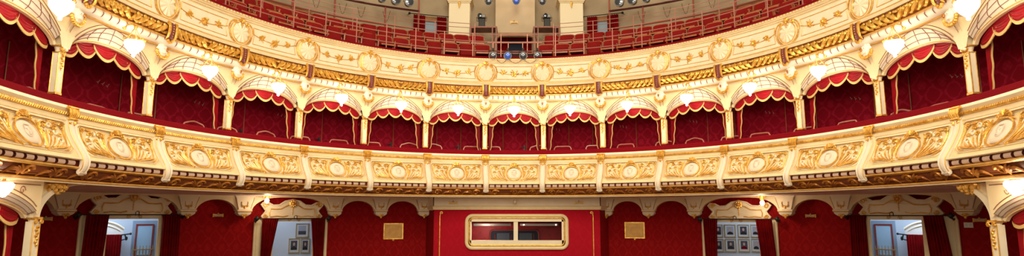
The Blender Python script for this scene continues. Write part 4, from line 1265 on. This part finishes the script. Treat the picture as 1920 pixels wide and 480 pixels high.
doorway(0, dspec[0], (149, 299), 361, 403.5, (166, 321), (155, 199, 152, 193), (301, 334, 302, 335))
doorway(1, dspec[1], (478, 611), 375, 410.5, (488, 604), (489, 520, 489, 508), (581, 608, 588, 607))
doorway(2, dspec[2], (1319, 1456), 377, 411.5, (1329, 1447), (1320, 1347, 1322, 1344), (1419, 1450, 1426, 1455))
doorway(3, dspec[3], (1630, 1796), 365, 405, (1611, 1772), (1597, 1627, 1596, 1626), (1737, 1775, 1744, 1788))

# --- foyer contents seen through the doors
def fs(X, n=0.0, z=1.6): return sX(X, z, FR + n)
def fz(Y, s, n=0.0): return zc(Y, W(s, FR + n, 0)[1])
def fbox(m, X0, X1, Y0, Y1, n0, n1):
    a, b = fs(X0, n1), fs(X1, n1); s = (a + b) / 2
    z0, z1 = (fz(Y1, s, n1) if Y1 is not None else 0), fz(Y0, s, n1)
    m.box(a, b, n0, n1, z0, z1, lambda p, q, r: W(p, FR + q, r)); return a, b, z0, z1
def picture(X0, X1, Y0, Y1, label, group, kind):
    a, b = fs(X0, .04), fs(X1, .04); s = (a + b) / 2; z0, z1 = fz(Y1, s, .04), fz(Y0, s, .04)
    r = empty('picture_frame', W(s, FR, z0), label, 'picture', group)
    w, h = b - a, z1 - z0
    m = MB(); t = min(w, h) * .07
    for bx in ((a, b, z0, z0 + t), (a, b, z1 - t, z1), (a, a + t, z0, z1), (b - t, b, z0, z1)):
        m.box(bx[0], bx[1], .01, .05, bx[2], bx[3], lambda p, q, r_: W(p, FR + q, r_))
    m.build('frame', M['frame'], r, False)
    m = MB(); m.box(a + t, b - t, .01, .025, z0 + t, z1 - t, lambda p, q, r_: W(p, FR + q, r_)); m.build('mount', M['mount'], r, False)
    ia, ib, i0, i1 = a + w * .2, b - w * .2, z0 + h * .2, z1 - h * .16
    m = MB(); m.box(ia, ib, .025, .03, i0, i1, lambda p, q, r_: W(p, FR + q, r_)); m.build('photograph', M['photobg'] if kind in ('blond', 'landscape') else M['photo'], r, False)
    def disc(x, z, rx, rz, nn): return lambda mm: mm.grid(lambda p, q: W(x + rx * p * math.cos(2 * PI * q), FR + nn, z + rz * p * math.sin(2 * PI * q)), 2, 14)
    if kind != 'landscape':
        m = MB(); disc(s, i0 + (i1 - i0) * .62, w * .105, h * .125, .034)(m); m.build('printed_face', M['skin'], r, False)
        m = MB(); disc(s, i0 + (i1 - i0) * .70, w * .13, h * .12, .032)(m)
        m.build('printed_hair', M['darkbrown'] if kind != 'blond' else M['frame'], r, False)
        m = MB()
        m.add([W(s + x * w, FR + .033, i0 + z * (i1 - i0)) for x, z in ((-.27, 0), (-.24, .22), (-.08, .36), (.08, .36), (.24, .22), (.27, 0))], [(0, 1, 2, 3, 4, 5)])
        m.build('printed_shoulders', M['black'] if kind != 'check' else M['velvet'], r, False)
    else:
        m = MB(); m.box(ia, ib, .03, .034, i0, i0 + (i1 - i0) * .4, lambda p, q, r_: W(p, FR + q, r_)); m.build('printed_foreground', M['photo'], r, False)
picture(554, 578, 419, 445, 'framed photograph hanging alone above two others inside the inner left doorway', None, 'landscape')
picture(542, 562, 447, 474, 'framed portrait of a bearded man, lower left inside the inner left doorway', None, 'dark')
picture(565, 581, 447, 474, 'framed dark-haired portrait, lower right inside the inner left doorway', None, 'dark')
g4 = [(1338, 1356), (1359, 1380), (1384, 1405), (1408, 1426)]
kinds = [['dark', 'blond', 'dark', 'blond'], ['dark', 'dark', 'check', 'blond']]
for ri, (y0, y1) in enumerate(((421, 444.5), (448, 472))):
    for ci, (x0, x1) in enumerate(g4):
        picture(x0, x1, y0, y1, 'framed portrait photograph, %s row, %s from the left inside the inner right doorway' % (('upper', 'lower')[ri], ORD[ci + 1]), 'portraits inside the inner right doorway', kinds[ri][ci])
for sgn in (-1, 1):
    mx_ = (lambda X: X) if sgn < 0 else (lambda X: 1928 - X)
    side = 'left' if sgn < 0 else 'right'
    def FB(m, X0, X1, Y0, Y1, n0, n1):
        a, b = sorted((mx_(X0), mx_(X1))); return fbox(m, a, b, Y0, Y1, n0, n1)
    m = MB(); a, b, z0, z1 = FB(m, 247, 293, 414, None, .3, .36)
    s = (a + b) / 2
    r = empty('foyer_door', W(s, FR + .3, 0), 'blue-grey glazed foyer door standing open inside the outer %s doorway' % side, 'door')
    m.build('leaf', M['doorleaf'], r, False)
    m = MB(); FB(m, 255, 284, 423, 478, .36, .38); m.build('pane', M['glassblue'], r, False)
    m = MB()
    for X0, X1, Y0, Y1 in ((253, 255.5, 421, 480), (284, 286.5, 421, 480), (253, 286, 420, 422.5)): FB(m, X0, X1, Y0, Y1, .36, .40)
    m.build('pane_moulding', M['brown'], r, False)
    # balustrade
    a, b = sorted((fs(mx_(248), .9), fs(mx_(290), .9))); zt7 = fz(467, (a + b) / 2, .9)
    r = empty('stair_balustrade', W((a + b) / 2, FR + .9, 0), 'small gilt and white balustrade inside the outer %s doorway' % side, 'balustrade')
    m = MB(); m.box(a, b, .87, .93, zt7 - .03, zt7, lambda p, q, r_: W(p, FR + q, r_)); m.box(a, b, .88, .92, zt7 - .22, zt7 - .19, lambda p, q, r_: W(p, FR + q, r_)); m.build('handrail', M['frame'], r, False)
    for j in range(7):
        s_ = a + (b - a) * (j + .5) / 7
        m = MB(); m.tube([W(s_, FR + .9, 0), W(s_, FR + .9, zt7 - .2), W(s_, FR + .9, zt7 - .1), W(s_, FR + .9, zt7 + .07)], [.008, .008, .016, .008], 6); m.ell(W(s_, FR + .9, zt7 + .08), .015, .015, .015, 6, 4); m.build('baluster', M['frame'], r)
    # arched cupboard top with red curtain and black bracket
    a, b = sorted((fs(mx_(180), .5), fs(mx_(229), .5))); zt8 = fz(415, (a + b) / 2, .5); zb8 = fz(441, (a + b) / 2, .5)
    lo_ = a if sgn < 0 else b; hi_ = b if sgn < 0 else a
    r = empty('arched_alcove', W((a + b) / 2, FR + .5, 0), 'cream arched alcove top inside the outer %s doorway' % side, 'alcove')
    m = MB(); m.grid(lambda p, q: W(lo_ + (hi_ - lo_) * p, FR + .55, zb8 + (zt8 - zb8) * (1 - .55 * p ** 2.5) * q), 20, 1); m.build('panel', M['whitep'], r, False)
    m = MB(); m.tube([W(lo_ + (hi_ - lo_) * j / 20, FR + .57, zb8 + (zt8 - zb8) * (1 - .55 * (j / 20) ** 2.5)) for j in range(21)], .03, 6)
    m.tube([W(lo_ + (hi_ - lo_) * j / 20 * .85, FR + .57, zb8 + (zt8 - zb8) * .72 * (1 - .55 * (j / 20) ** 2.5)) for j in range(21)], .012, 5); m.build('moulding', M['ivory'], r)
    m = MB(); m.grid(lambda p, q: W(lo_ + (hi_ - lo_) * p * .93, FR + .62 + .03 * math.sin(p * 9 * 2 * PI), (zb8 + .02) * q), 60, 1)
    tag(m.build('alcove_curtain', M['curtain']), 'dark red curtain below the cream alcove inside the outer %s doorway' % side, 'curtain')
    m = MB(); sq = hi_; d = (1 if sgn < 0 else -1) * .14
    m.tube([W(sq - d * .6, FR + .62, zb8), W(sq + d, FR + .60, zb8 + .03)], .018, 5); m.tube([W(sq + d * .2, FR + .6, zb8), W(sq + d * .5, FR + .5, zb8 - .12), W(sq, FR + .3, zb8 - .16)], .018, 5); m.ell(W(sq + d, FR + .6, zb8 + .03), .035, .035, .035)
    m.ell(W(sq + d * .5, FR + .55, zb8 - .10), .04, .03, .06)
    tag(m.build('curtain_bracket', M['black']), 'black iron curtain bracket on the pale wall inside the outer %s doorway' % side, 'bracket')

# --- projection booth
yb_ = D0 + .35
def bx(X, z=2.2, y=yb_): return xat(X, y, z)
def bzY(Y, y=yb_): return zc(Y, y)
x0, x1 = bx(813.5), bx(1125); ztb = bzY(393)
wx0, wx1, wz0, wz1 = bx(884), bx(1053), bzY(452), bzY(412)
booth = empty('projection_booth', (0, yb_, 0), 'bright red damask control booth with cream cornice under the balcony centre', 'booth')
mb = MB()
def flat(xa_, xb_, za_, zb_, y=yb_):
    mb.add([(xa_, y, za_), (xb_, y, za_), (xb_, y, zb_), (xa_, y, zb_)], [(0, 1, 2, 3)], [(xa_, za_), (xb_, za_), (xb_, zb_), (xa_, zb_)])
flat(x0, wx0, 0, ztb); flat(wx1, x1, 0, ztb); flat(wx0, wx1, 0, wz0); flat(wx0, wx1, wz1, ztb)
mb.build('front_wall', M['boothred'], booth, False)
pl, pr = W(bs0, 0, 0), W(bs1, 0, 0)
mb = MB()
for a, b in (((x0, yb_), (pl.x, pl.y)), ((x1, yb_), (pr.x, pr.y))):
    mb.add([(a[0], a[1], 0), (b[0], b[1], 0), (b[0], b[1], ZS), (a[0], a[1], ZS)], [(0, 1, 2, 3)], [(0, 0), (1.6, 0), (1.6, ZS), (0, ZS)])
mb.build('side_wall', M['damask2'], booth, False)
mb = MB()
pts = [(pl.x, pl.y - .0), (x0, yb_), (x1, yb_), (pr.x, pr.y)]
mb.box(x0, x1, yb_ - .03, yb_ + .05, ztb, ZS)
for a, b in ((pts[0], pts[1]), (pts[2], pts[3])):
    s = -1 if a is pts[0] else 1
    mb.add([(a[0] + s * .03 * 1, a[1], ztb - .02), (b[0] + s * .03, b[1], ztb - .02), (b[0] + s * .03, b[1], ZS), (a[0] + s * .03, a[1], ZS)], [(0, 1, 2, 3)])
mb.build('frieze', M['ivory'], booth, False)
mb = MB()
zz1 = bzY(393.2); zz2 = bzY(386)
prof = [(.03, zz1), (.055, zz1), (.055, zz1 + .03), (.075, zz1 + .035), (.075, zz2 - .02), (.04, zz2)]
base = [(pl.x + .0, pl.y), (x0, yb_), (x1, yb_), (pr.x, pr.y)]
def corn(a, b):
    i = int(round(a * 3)); d, z = prof[int(round(b * 5))]
    bx_, by_ = base[i]
    ox = (-.6, -.35, .35, .6)[i] * d; oy = (-.6, -1, -1, -.6)[i] * d
    return (bx_ + ox, by_ + oy, z)
mb.grid(corn, 3, 5); mb.build('cornice', M['butter'], booth, False)
mb = MB()
for X, s in ((825, 1), (1112, -1)):
    x = bx(X); zt9 = bzY(396)
    mb.tube([(x, yb_ - .02, 0), (x, yb_ - .02, zt9 - .16), (x + s * .012, yb_ - .02, zt9 - .08)] + [(x + s * (.05 + a), yb_ - .02, zt9 - .05 + b) for a, b in spiral((0, 0), .045, .9, PI, 12, -1)], .016, 6)
mb.build('gilded_edging', M['gold'], booth)
# window: rounded gold and cream frame, mullion, panes
win = empty('window_frame_assembly', ((wx0 + wx1) / 2, yb_, wz0), 'long rounded cream and gold framed window of the red control booth', 'window')
win.name = 'booth_window'
def rring(m, X0, X1, Y0, Y1, rad, d0, d1, r1):
    o_ = rr_path(bx(X0), bx(X1), bzY(Y1), bzY(Y0), rad, 6, yb_ - d0)
    m.tube(o_ + [o_[0], ], r1, 8, cap=False)
m = MB(); rring(m, 875.5, 1062.5, 404.5, 465, .17, .04, 0, .055); 
m.build('outer_frame', M['butter'], win)
m = MB(); rring(m, 880.5, 1057.5, 409, 460, .12, .06, 0, .022); rring(m, 873.5, 1064.5, 402.5, 467, .20, .03, 0, .016); m.build('gilded_line', M['gold'], win)
m = MB(); zo0, zo1 = bzY(462), bzY(407)
m.box(bx(878), wx0, yb_ - .05, yb_ + .06, zo0, zo1); m.box(wx1, bx(1060), yb_ - .05, yb_ + .06, zo0, zo1)
m.box(bx(878), bx(1060), yb_ - .05, yb_ + .06, zo0, bzY(450.5)); m.box(bx(878), bx(1060), yb_ - .05, yb_ + .06, bzY(415.5), zo1)
m.build('inner_frame', M['ivory'], win, False)
m = MB(); m.box(bx(963), bx(971), yb_ - .03, yb_ + .06, bzY(451), bzY(414)); m.build('mullion', M['ivory'], win, False)
for a, b in ((885, 963), (971, 1052)):
    m = MB(); m.box(bx(a), bx(b), yb_ + .01, yb_ + .015, bzY(451), bzY(415)); m.build('pane', M['glass'], win, False)
# booth interior
yi = yb_ + 1.15
m = MB(); m.box(x0 + .1, x1 - .1, yi, yi + .03, 0, ZS - .02)
m.box(x0 + .1, x0 + .13, yb_ + .1, yi, 0, ZS - .02); m.box(x1 - .13, x1 - .1, yb_ + .1, yi, 0, ZS - .02)
m.build('inner_wall', M['swag'], booth, False)
bd = MB(); za_ = zc(431, yi); bxa, bxb = xat(919, yi, za_), xat(1010, yi, za_)
pp = [(bxa, 0)] + [(bxa + .12 - .12 * math.cos(a), za_ - .12 + .12 * math.sin(a)) for a in [PI / 2 * i / 6 for i in range(7)]] + [(bxb - .12 + .12 * math.sin(a), za_ - .12 + .12 * math.cos(a)) for a in [PI / 2 * i / 6 for i in range(7)]] + [(bxb, 0)]
bd.add([(x, yi - .04, z) for x, z in pp], [tuple(range(len(pp)))])
r = empty('booth_double_door', ((bxa + bxb) / 2, yi - .04, 0), 'dark navy double door with rounded top inside the control booth', 'door')
bd.build('door_leaf', M['darkdoor'], r, False)
m = MB(); m.tube([(x, yi - .05, z) for x, z in pp], .028, 5)
m.tube([((bxa + bxb) / 2, yi - .05, 0), ((bxa + bxb) / 2, yi - .05, za_)], .02, 5)
for a, b in ((.10, .44), (.56, .90)):
    X0, X1 = bxa + (bxb - bxa) * a, bxa + (bxb - bxa) * b
    m.tube([(X0, yi - .05, 0), (X0, yi - .05, za_ - .12), (X1, yi - .05, za_ - .12), (X1, yi - .05, 0)], .012, 4)
m.build('door_moulding', M['brown'], r)
m = MB()
za_ = zc(438, yi)
for a, b in ((.14, .40), (.60, .86)): m.box(bxa + (bxb - bxa) * a, bxa + (bxb - bxa) * b, yi - .055, yi - .045, 1.0, zc(437, yi))
m.build('door_panel', M['darkpanel'], r, False)
for Xa, Xb, w in ((975, 1046, 'right'), (888, 958, 'left')):
    yl = yi - .35; zl = zc(421, yl)
    r = empty('booth_strip_light', (xat((Xa + Xb) / 2, yl, zl), yl, zl), 'metal strip light along the ceiling behind the %s pane of the booth window' % w, 'strip light')
    m = MB(); m.box(xat(Xa, yl, zl), xat(Xb, yl, zl), yl - .05, yl + .05, zl - .04, zl + .03); m.build('housing', M['whitep'] if w == 'right' else M['gray'], r, False)
    if w == 'right':
        m = MB()
        for X in (982, 1042): m.ell((xat(X, yl, zl), yl - .05, zl - .01), .015, .012, .012)
        m.build('bulb', M['bulb'], r)
m = MB(); m.box(x0, x1, yb_ + .06, yi, ZS - .45, ZS - .42); m.build('inner_ceiling', M['brown'], booth, False)
for X, w in ((850, 'left'), (1085, 'right')):
    z = bzY(380); fixture((bx(X, z), yb_ - .03, z), 0, 'small emergency light on the cream frieze above the booth, %s one' % w, 'emergency lights above the booth')
r = empty('ceiling_lamp', (bx(965.5), yb_ - .25, ZS), 'clear glass bulb lamp hanging from the ceiling above the booth window', 'lamp')
lx = bx(965.5); m = MB(); m.lathe([(.13, -.0), (.13, -.015), (.05, -.03), (.0, -.035)], 14, (lx, yb_ - .25, ZS)); m.box(lx - .28, lx + .28, yb_ - .3, yb_ - .2, ZS - .02, ZS); m.build('canopy', M['goldl'], r)
m = MB(); m.tube([(lx, yb_ - .25, ZS - .02), (lx, yb_ - .25, ZS - .09)], .025, 8); m.ell((lx, yb_ - .25, ZS - .14), .06, .06, .065, 12, 8); m.build('bulb', M['crystal'], r)

# --- wall bits
for (X0, X1, Y0, Y1, w) in ((719, 756, 418.5, 448.5, 'left'), (1171.5, 1209, 416.5, 447, 'right')):
    a, b = sX(X0, 1.8, .03), sX(X1, 1.8, .03); s = (a + b) / 2; z0, z1 = zW(Y1, s, .03), zW(Y0, s, .03)
    r = empty('ventilation_grille', W(s, 0, z0), 'square brass ventilation grille on the red wall %s of the control booth' % w, 'grille', 'brass wall grilles')
    m = MB(); t = .03
    for q in ((a, b, z0, z0 + t), (a, b, z1 - t, z1), (a, a + t, z0, z1), (b - t, b, z0, z1)): m.box(q[0], q[1], 0, .04, q[2], q[3], lambda p, q_, r_: W(p, q_, r_))
    m.build('frame', M['gold'], r, False)
    m = MB(); m.box(a, b, .0, .008, z0, z1, lambda p, q_, r_: W(p, q_, r_)); m.build('backing', M['dgold'], r, False)
    m = MB()
    for i in range(1, 14):
        x = a + (b - a) * i / 14; m.box(x - .007, x + .007, .01, .022, z0, z1, lambda p, q_, r_: W(p, q_, r_))
    for i in range(1, 11):
        z = z0 + (z1 - z0) * i / 11; m.box(a, b, .015, .026, z - .007, z + .007, lambda p, q_, r_: W(p, q_, r_))
    m.build('mesh', M['grille'], r, False)
    m = MB(); m.ell(W(s, .02, z0 - .03), .04, .02, .03); m.build('catch', M['gold'], r)
for X, Y, w in ((408, 403.5, 'left red wall between the two left doorways'), (1521, 404.5, 'right red wall between the two right doorways'), (84, 410, 'red wall beside the far left column'), (1838, 412.5, 'red wall beside the far right column')):
    s = sX(X, 2.2, .03); z = zW(Y, s, .03)
    fixture(W(s, .02, z), -s / RW, 'small emergency light on the %s' % w, 'emergency lights on the red wall')
s = sX(1817, 2.0, .02); z = zW(422, s, .02)
m = MB(); m.box(s - .09, s + .09, 0, .02, z - .06, z + .06, lambda p, q_, r_: W(p, q_, r_)); o = m.build('switch_plate', M['whitep'], None, False); tag(o, 'small white switch plate on the red wall near the outer right doorway', 'switch')
m = MB()
for dx in (-.04, .04): m.box(s + dx - .02, s + dx + .02, .02, .026, z - .035, z + .035, lambda p, q_, r_: W(p, q_, r_))
m.build('rocker', M['mount'], o, False)
# thin gilt uprights by the inner doorways
# bare glowing bulbs by the inner doors
for X, Y, w in ((499, 376.5, 'left'), (1430.5, 380.5, 'right')):
    n_ = .75; s = sX(X, 2.4, n_); z = zW(Y, s, n_)
    r = empty('glowing_ceiling_lamp', W(s, n_, z), 'small star-bright lamp under the balcony at the inner %s doorway' % w, 'lamp', 'bright lamps by the inner doorways')
    m = MB(); p = W(s, n_, z); m.lathe([(.0, -.07), (.035, -.06), (.06, -.01), (.055, .03), (.03, .06), (0, .065)], 12, p); m.build('glass_shade', M['bulb'], r)
    m = MB(); m.lathe([(.03, .05), (.05, .07), (.09, ZS - z - .01), (.10, ZS - z)], 12, p)
    for j in range(6): m.ell(p + Vector((.10 * math.cos(j), .10 * math.sin(j), ZS - z - .02)), .03, .03, .02, 6, 4)
    m.build('gilded_mount', M['gold'], r)
    light('door_lamp_glow', 'POINT', W(s, n_ + .10, z - .10), 11, (1, .78, .5), shadow_soft_size=.05)

# --- ground floor box columns and arches at the far sides
def uXg(X, n, z):
    lo, hi = -8.2, 8.2
    for _ in range(40):
        m_ = (lo + hi) / 2
        if px(P(m_, n, z))[0] < X: lo = m_
        else: hi = m_
    return (lo + hi) / 2
for sgn in (-1, 1):
    side = 'left' if sgn < 0 else 'right'
    X = 60 if sgn < 0 else 1871
    n0 = .05
    ug = uXg(X, n0, 2.15); yy = P(ug, n0, 0).y
    zcap = zc(408 if sgn < 0 else 414, yy)
    r = empty('ground_box_column', P(ug, n0, 0), 'slender cream column with gilded capital under the balcony, far %s' % side, 'column', 'ground floor box columns', -PHI(ug))
    m = MB(); m.box(-.07, .07, -.06, .06, 0, zcap - .06); m.lathe([(.05, zcap - .12), (.06, zcap - .05), (.085, zcap)], 8)
    o = m.build('shaft', M['ivory'], None, False); o.parent = r
    m = MB()
    for x in (-.07, .07): m.tube([(x, -.06, 0), (x, -.06, zcap - .06)], .009, 5)
    o = m.build('edging', M['goldl'], None); o.parent = r
    m = MB(); m.box(-.09, .09, -.08, .08, zcap - .025, zcap + .01)
    for s_ in (-1, 1): m.tube([(s_ * (.06 + x), -.09, zcap - .06 + z) for x, z in spiral((0, 0), .035, 1.4, PI / 2, 12, s_)], .014, 5)
    for i in range(7): m.ell((.012 * (-1) ** i, -.075, zcap - .14 - .045 * i), .03 - .002 * i, .02, .026, 7, 5)
    o = m.build('gilded_capital', M['gold'], None); o.parent = r
    u2 = ug + sgn * 1.24
    dup(r, P(u2, n0, 0), -PHI(u2), 'next slender cream column towards the stage, beyond the far %s column' % side, 'ground floor box columns')
    # bay beyond the column
    ZA = ZS - .02
    uo = ug + sgn * .62
    make_bay(uo, .58, zcap, zcap + .28, ZA, .9, n0 - .05, n0 + .14, 'at the far %s' % side, True)
    # half arch rib springing inwards
    rb_ = empty('arch_rib', P(ug, n0, zcap), 'cream arch rib springing from the ground floor column, far %s' % side, 'arch rib', 'ground floor arch ribs')
    m = MB()
    def rib(a, b):
        th = PI / 2 * a; uu = ug - sgn * (.02 + .42 * (1 - math.cos(th))) ; z = zcap + (ZA - zcap) * math.sin(th)
        dn = [(-.05, 0), (-.05, .05), (.06, .05), (.06, 0)][int(round(b * 3))]
        k_ = dn[1]
        return P(uu + sgn * k_ * math.cos(th) * 1.3, n0 + dn[0], z + k_ * math.sin(th) * .9)
    m.grid(rib, 16, 3, closed_v=False); m.build('rib', M['ivory'], rb_, False)
    m = MB(); m.grid(lambda a, b: P((ug - sgn * (.02 + .42 * (1 - math.cos(PI / 2 * a)))) * (1 - b) + (ug + sgn * .05) * b, n0 + .01, zcap + (ZA - zcap) * math.sin(PI / 2 * a) * (1) + .0), 16, 3)
    m.build('spandrel', M['cream'], rb_, False)
    # lamp and gilt ceiling ornament
    Xl, Yl = (2, 355) if sgn < 0 else (1906, 352)
    ul = uXg(Xl, .28, 2.5); yl = P(ul, .28, 0).y; zl = zc(Yl, yl)
    r = empty('ground_box_lamp', P(ul, .28, zl), 'large glowing glass lamp under the balcony at the far %s edge' % side, 'lamp', 'ground box lamps')
    p = P(ul, .28, zl)
    m = MB(); m.lathe([(0, -.11), (.03, -.10), (.07, -.05), (.115, .03), (.12, .07), (.09, .10), (0, .105)], 16, p); m.build('glass_shade', M['lamp'], r)
    m = MB(); m.lathe([(.10, .09), (.06, .11), (.02, .12), (.02, ZS - zl)], 12, p); m.build('gilded_mount', M['gold'], r)
    light('ground_lamp_glow', 'POINT', P(ul, .45, zl - .15), 10, (1, .8, .55), shadow_soft_size=.08)
    Xo, Yo = (95, 350) if sgn < 0 else (1827, 351)
    n1 = .02
    uo_ = uXg(Xo, n1, 2.6); yo = P(uo_, n1, 0).y; zo_ = zc(Yo, yo)
    r = empty('gilded_ceiling_light', P(uo_, n1, ZS), 'round gilded crystal ceiling light beside the ground column, far %s' % side, 'ceiling light', 'gilded ceiling lights')
    p = P(uo_, n1, ZS - .03)
    m = MB()
    for ring, (rr_, zz_, nn) in enumerate(((.19, -.04, 14), (.15, -.09, 11), (.09, -.13, 8), (.0, -.15, 1))):
        for j in range(nn):
            a = 2 * PI * j / nn; m.ell(p + Vector((rr_ * math.cos(a), rr_ * math.sin(a), zz_)), .034, .034, .045, 6, 4)
    m.build('crystal_drops', M['goldl'], r)
    m = MB(); m.lathe([(.05, -.12), (.16, -.06), (.20, -.02), (.20, 0), (.12, .02), (.12, .07)], 18, p)
    for j in range(12):
        a = 2 * PI * (j + .5) / 12; m.ell(p + Vector((.19 * math.cos(a), .19 * math.sin(a), -.05)), .026, .026, .05, 6, 4)
    m.build('gilded_body', M['gold'], r)

# ================================================================== LIGHT
w = bpy.data.worlds.new('World'); SC.world = w; w.use_nodes = True
w.node_tree.nodes['Background'].inputs[0].default_value = (1, .80, .58, 1)
w.node_tree.nodes['Background'].inputs[1].default_value = .35
def area(loc, target, size, energy, col=(1, .89, .66)):
    energy *= 1.10
    o = light('hall_fill', 'AREA', loc, energy, col, size=size)  # unseen soft fill added to light the tiers evenly
    d = Vector(target) - Vector(loc); o.rotation_euler = d.to_track_quat('-Z', 'Y').to_euler(); return o
area((0, 4.5, 11.5), (0, 16, 4.5), 5, 900)                       # unseen fill added above the frame, for an assumed chandelier
area((0, 1, 5.0), (0, 18, 3.5), 4, 420)
for sgn in (-1, 1):
    area((sgn * -3, 5, 7.5), (sgn * 8, 13, 4.5), 3, 230)
    light('foyer_fill', 'POINT', W(sX(245 if sgn < 0 else 1683, 1.6), -1.9, 2.75), 75, (.72, .86, 1), shadow_soft_size=.4)  # unseen cool fill added to turn the foyer blue-white
    light('foyer_fill', 'POINT', W(sX(545 if sgn < 0 else 1383, 1.6), -1.9, 2.75), 42, (.85, .92, 1), shadow_soft_size=.4)
    light('gallery_light', 'POINT', P(sgn * 2.2, -1.4, zwt - .6), 50, (1, .80, .58), shadow_soft_size=.5)
    light('gallery_light', 'POINT', P(sgn * 4.6, -1.2, zwt - .6), 45, (1, .80, .58), shadow_soft_size=.5)
light('gallery_light', 'POINT', (0, D0 + 1.2, zwt - .7), 55, (1, .80, .58), shadow_soft_size=.5)
light('booth_light', 'POINT', (-.9, yb_ + .25, 1.95), 24, (1, .85, .7), shadow_soft_size=.1)
for k in range(-6, 7, 2):
    light('box_fill', 'POINT', P(k, -.35, Z0 + .25), 2.2, (1, .7, .6), shadow_soft_size=.3)  # unseen fill added inside the boxes to lift the damask

# ================================================================== CAMERA
cam = bpy.data.cameras.new('camera'); co = bpy.data.objects.new('camera', cam); COL.objects.link(co)
co.location = (0, 0, EYE); co.rotation_euler = (PI / 2 + TILT, 0, 0)
cam.sensor_width = 36; cam.sensor_fit = 'HORIZONTAL'; cam.lens = 36 * FPX / 1920; cam.shift_x = -4 / 1920
cam.clip_end = 200
SC.camera = co
SC.view_settings.view_transform = 'Standard'; SC.view_settings.look = 'None'; SC.view_settings.exposure = 0; SC.view_settings.gamma = 1
SC.cycles.use_denoising = True
SC.cycles.max_bounces = 6
for o in (s1, s2, s3):
    if 'placed' in o: pass
for o in bpy.data.objects:
    if 'placed' in o: del o['placed']
